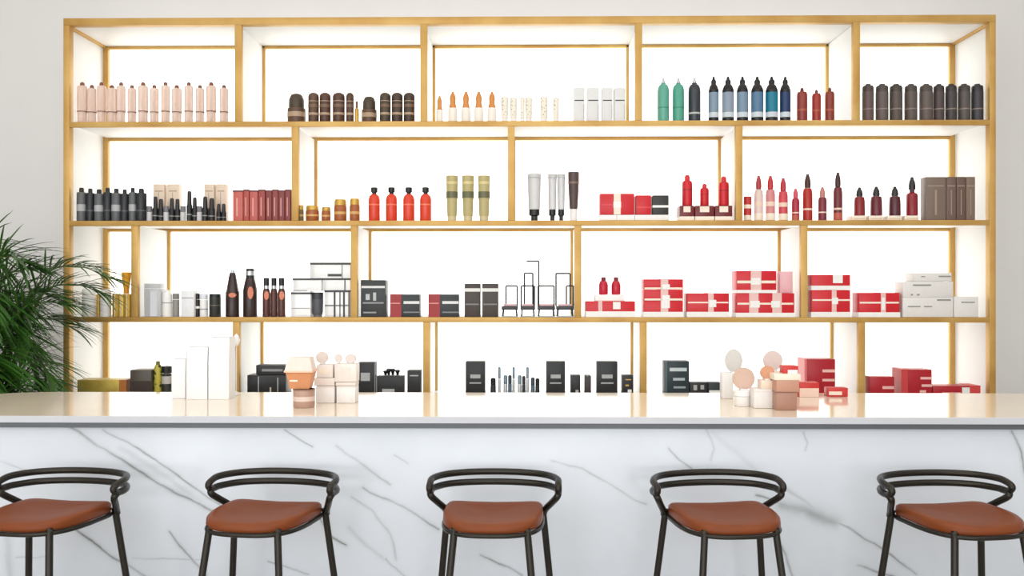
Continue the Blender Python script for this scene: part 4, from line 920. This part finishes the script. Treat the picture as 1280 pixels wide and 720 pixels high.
box_item('red_flat_box', 'flat red box with cream label in front of the tall red box', 'box', 1035, 1060, 485, cm((208, 56, 54)), vb=ZC, Y=cy(495.5), D=.06, marks=[('label', CREAM, .05, .7, .2, .6)])

# ================================================================== PALM
LEAF = mat('palm_leaf_green', (58, 104, 34), .4, vary=.45, scale=9)
STEM = mat('palm_stem_green', (92, 116, 52), .5, vary=.2, scale=12)
POTM = mat('woven_grey_pot', (150, 142, 130), .7, vary=.15, scale=30)
PX, PY = X(-30, 5.0), 4.98
palm = thing('potted_palm', 'tall potted areca palm with arching green fronds left of the shelving', 'potted plant', (PX, PY, 0))
link('pot', lathe_me([(0, 0), (.15, 0), (.19, .08), (.20, .30), (.205, .34), (.185, .34), (.18, .3), (0, .3)], 36), POTM, palm)
link('soil', lathe_me([(0, .295), (.179, .295), (.179, .315), (0, .32)], 24), mat('potting_soil', (60, 44, 34), .95, vary=.3, scale=60), palm)
def frond(base, az, reach, top, droop, nleaf, ll, rnd):
    """arching stalk with paired narrow leaflets"""
    bm = bmesh.new()
    d = Vector((math.cos(az), math.sin(az), 0))
    pts = spline([base, base + d * reach * .16 + Vector((0, 0, (top - base.z) * .5)), base + d * reach * .48 + Vector((0, 0, (top - base.z) * .93)),
                  base + d * reach * .78 + Vector((0, 0, (top - base.z) * 1.0 - droop * .25)), base + d * reach + Vector((0, 0, (top - base.z) - droop))], 8)
    bms = bmesh.new(); tube(bms, pts, lambda t: .007 * (1 - t) + .0018, 6)
    stem = me_from(bms, 'stalk')
    n = len(pts)
    for k in range(nleaf):
        t = .30 + .70 * (k + .5) / nleaf; f = t * (n - 1); i = min(int(f), n - 2); p = pts[i].lerp(pts[i + 1], f - i)
        tan = (pts[i + 1] - pts[i]).normalized(); side = tan.cross(Vector((0, 0, 1)))
        if side.length < .1: side = Vector((-d.y, d.x, 0))
        side.normalize(); up = side.cross(tan)
        L0 = ll * (0.55 + .75 * math.sin(math.pi * min(1, .15 + (t - .3) * 1.1))) * rnd.uniform(.85, 1.1)
        for s in (-1, 1):
            dirv = (tan * rnd.uniform(.9, 1.2) + side * s * rnd.uniform(.5, .85) + up * rnd.uniform(.2, .55)).normalized()
            wv = dirv.cross(up).normalized(); w = .0075 * rnd.uniform(.8, 1.15)
            prev = None; sag = rnd.uniform(.2, .5) * L0
            for q in range(6):
                a = q / 5; c = p + dirv * L0 * a + Vector((0, 0, -sag * a * a)); ww = w * (math.sin(math.pi * min(1, .14 + a * .86)) ** .7 if a < 1 else 0.04)
                c1 = bm.verts.new(c - wv * ww); c2 = bm.verts.new(c + wv * ww); cmid = bm.verts.new(c - up * ww * .35)
                if PX + base.x * 0 + c.x > XL - .25:
                    for vv in (c1, c2, cmid): vv.co.y = min(vv.co.y, 5.285 - PY)
                if c.z < ZC + .06:
                    for vv in (c1, c2, cmid): vv.co.y = max(vv.co.y, YC1 + .02 - PY)
                if prev: bm.faces.new((prev[0], prev[2], cmid, c1)); bm.faces.new((prev[2], prev[1], c2, cmid))
                prev = (c1, c2, cmid)
    me = me_from(bm, 'leaflets', ang=80)
    return stem, me
rnd = random.Random(11)
specs = []
for k in range(40):
    az = rnd.uniform(-math.pi, math.pi) if k % 2 else rnd.uniform(-1.2, 1.0)
    lvl = (k % 5) / 4
    specs.append((az, rnd.uniform(.24, .40) * (.8 + .35 * math.sin(math.pi * lvl)), .98 + .72 * lvl + rnd.uniform(-.05, .05), rnd.uniform(.03, .16), rnd.uniform(.20, .30)))
specs += [(-.10, .60, 1.60, .02, .24), (.12, .50, 1.66, .04, .24), (.05, .40, 1.76, .0, .22), (-.25, .40, 1.84, .04, .24), (0.2, .56, 1.52, .06, .24), (-.4, .30, 1.90, .06, .24), (-.15, .50, 1.22, .12, .2), (-.06, .82, 1.80, .08, .2), (.0, .74, 1.70, .06, .2)]
for az, reach, top, droop, ll in specs:
    top -= .15; reach *= .86
    # keep fronds short of wall, shelving and countertop
    sy_ = math.sin(az)
    if sy_ > .2: reach *= .55
    if sy_ < -.25: reach *= .62
    b0 = Vector((rnd.uniform(-.07, .07), rnd.uniform(-.07, .07), .31))
    st, lv = frond(b0, az, reach, top, droop, 26, ll, rnd)
    fr = link('frond', lv, LEAF, palm)
    link('stalk', st, STEM, fr)

# ================================================================== CAMERA
cam = bpy.data.cameras.new('camera'); co = bpy.data.objects.new('camera', cam); COL.objects.link(co)
co.location = (0, 0, H); co.rotation_euler = (math.pi / 2, 0, TH)
cam.sensor_width = 36; cam.lens = 36 * F / 1280; cam.clip_start = .05
scn.camera = co

# ================================================================== LIGHT
def area(name, loc, rot, sx, sy, e, c=(1, 1, 1)):
    l = bpy.data.lights.new(name, 'AREA'); l.shape = 'RECTANGLE'; l.size = sx; l.size_y = sy; l.energy = e; l.color = c
    o = bpy.data.objects.new(name, l); COL.objects.link(o); o.location = loc; o.rotation_euler = rot; return o
area('shopfront_daylight', (-1.5, -2.9, 2.0), (math.radians(90), 0, 0), 9.0, 3.4, 240, (.95, .975, 1.0))
area('ceiling_light', (0, 2.4, 3.9), (0, 0, 0), 7.5, 2.0, 78, (1, .97, .93))
area('ceiling_light', (0, 5.0, 3.9), (0, 0, 0), 7.5, .5, 12, (1, .95, .9))
w = bpy.data.worlds.new('world'); scn.world = w; w.use_nodes = True
w.node_tree.nodes['Background'].inputs[0].default_value = (.93, .97, 1, 1); w.node_tree.nodes['Background'].inputs[1].default_value = .6
scn.view_settings.view_transform = 'Standard'; scn.view_settings.look = 'None'; scn.view_settings.gamma = 1; scn.view_settings.exposure = 0.0
scn.view_settings.use_curve_mapping = False
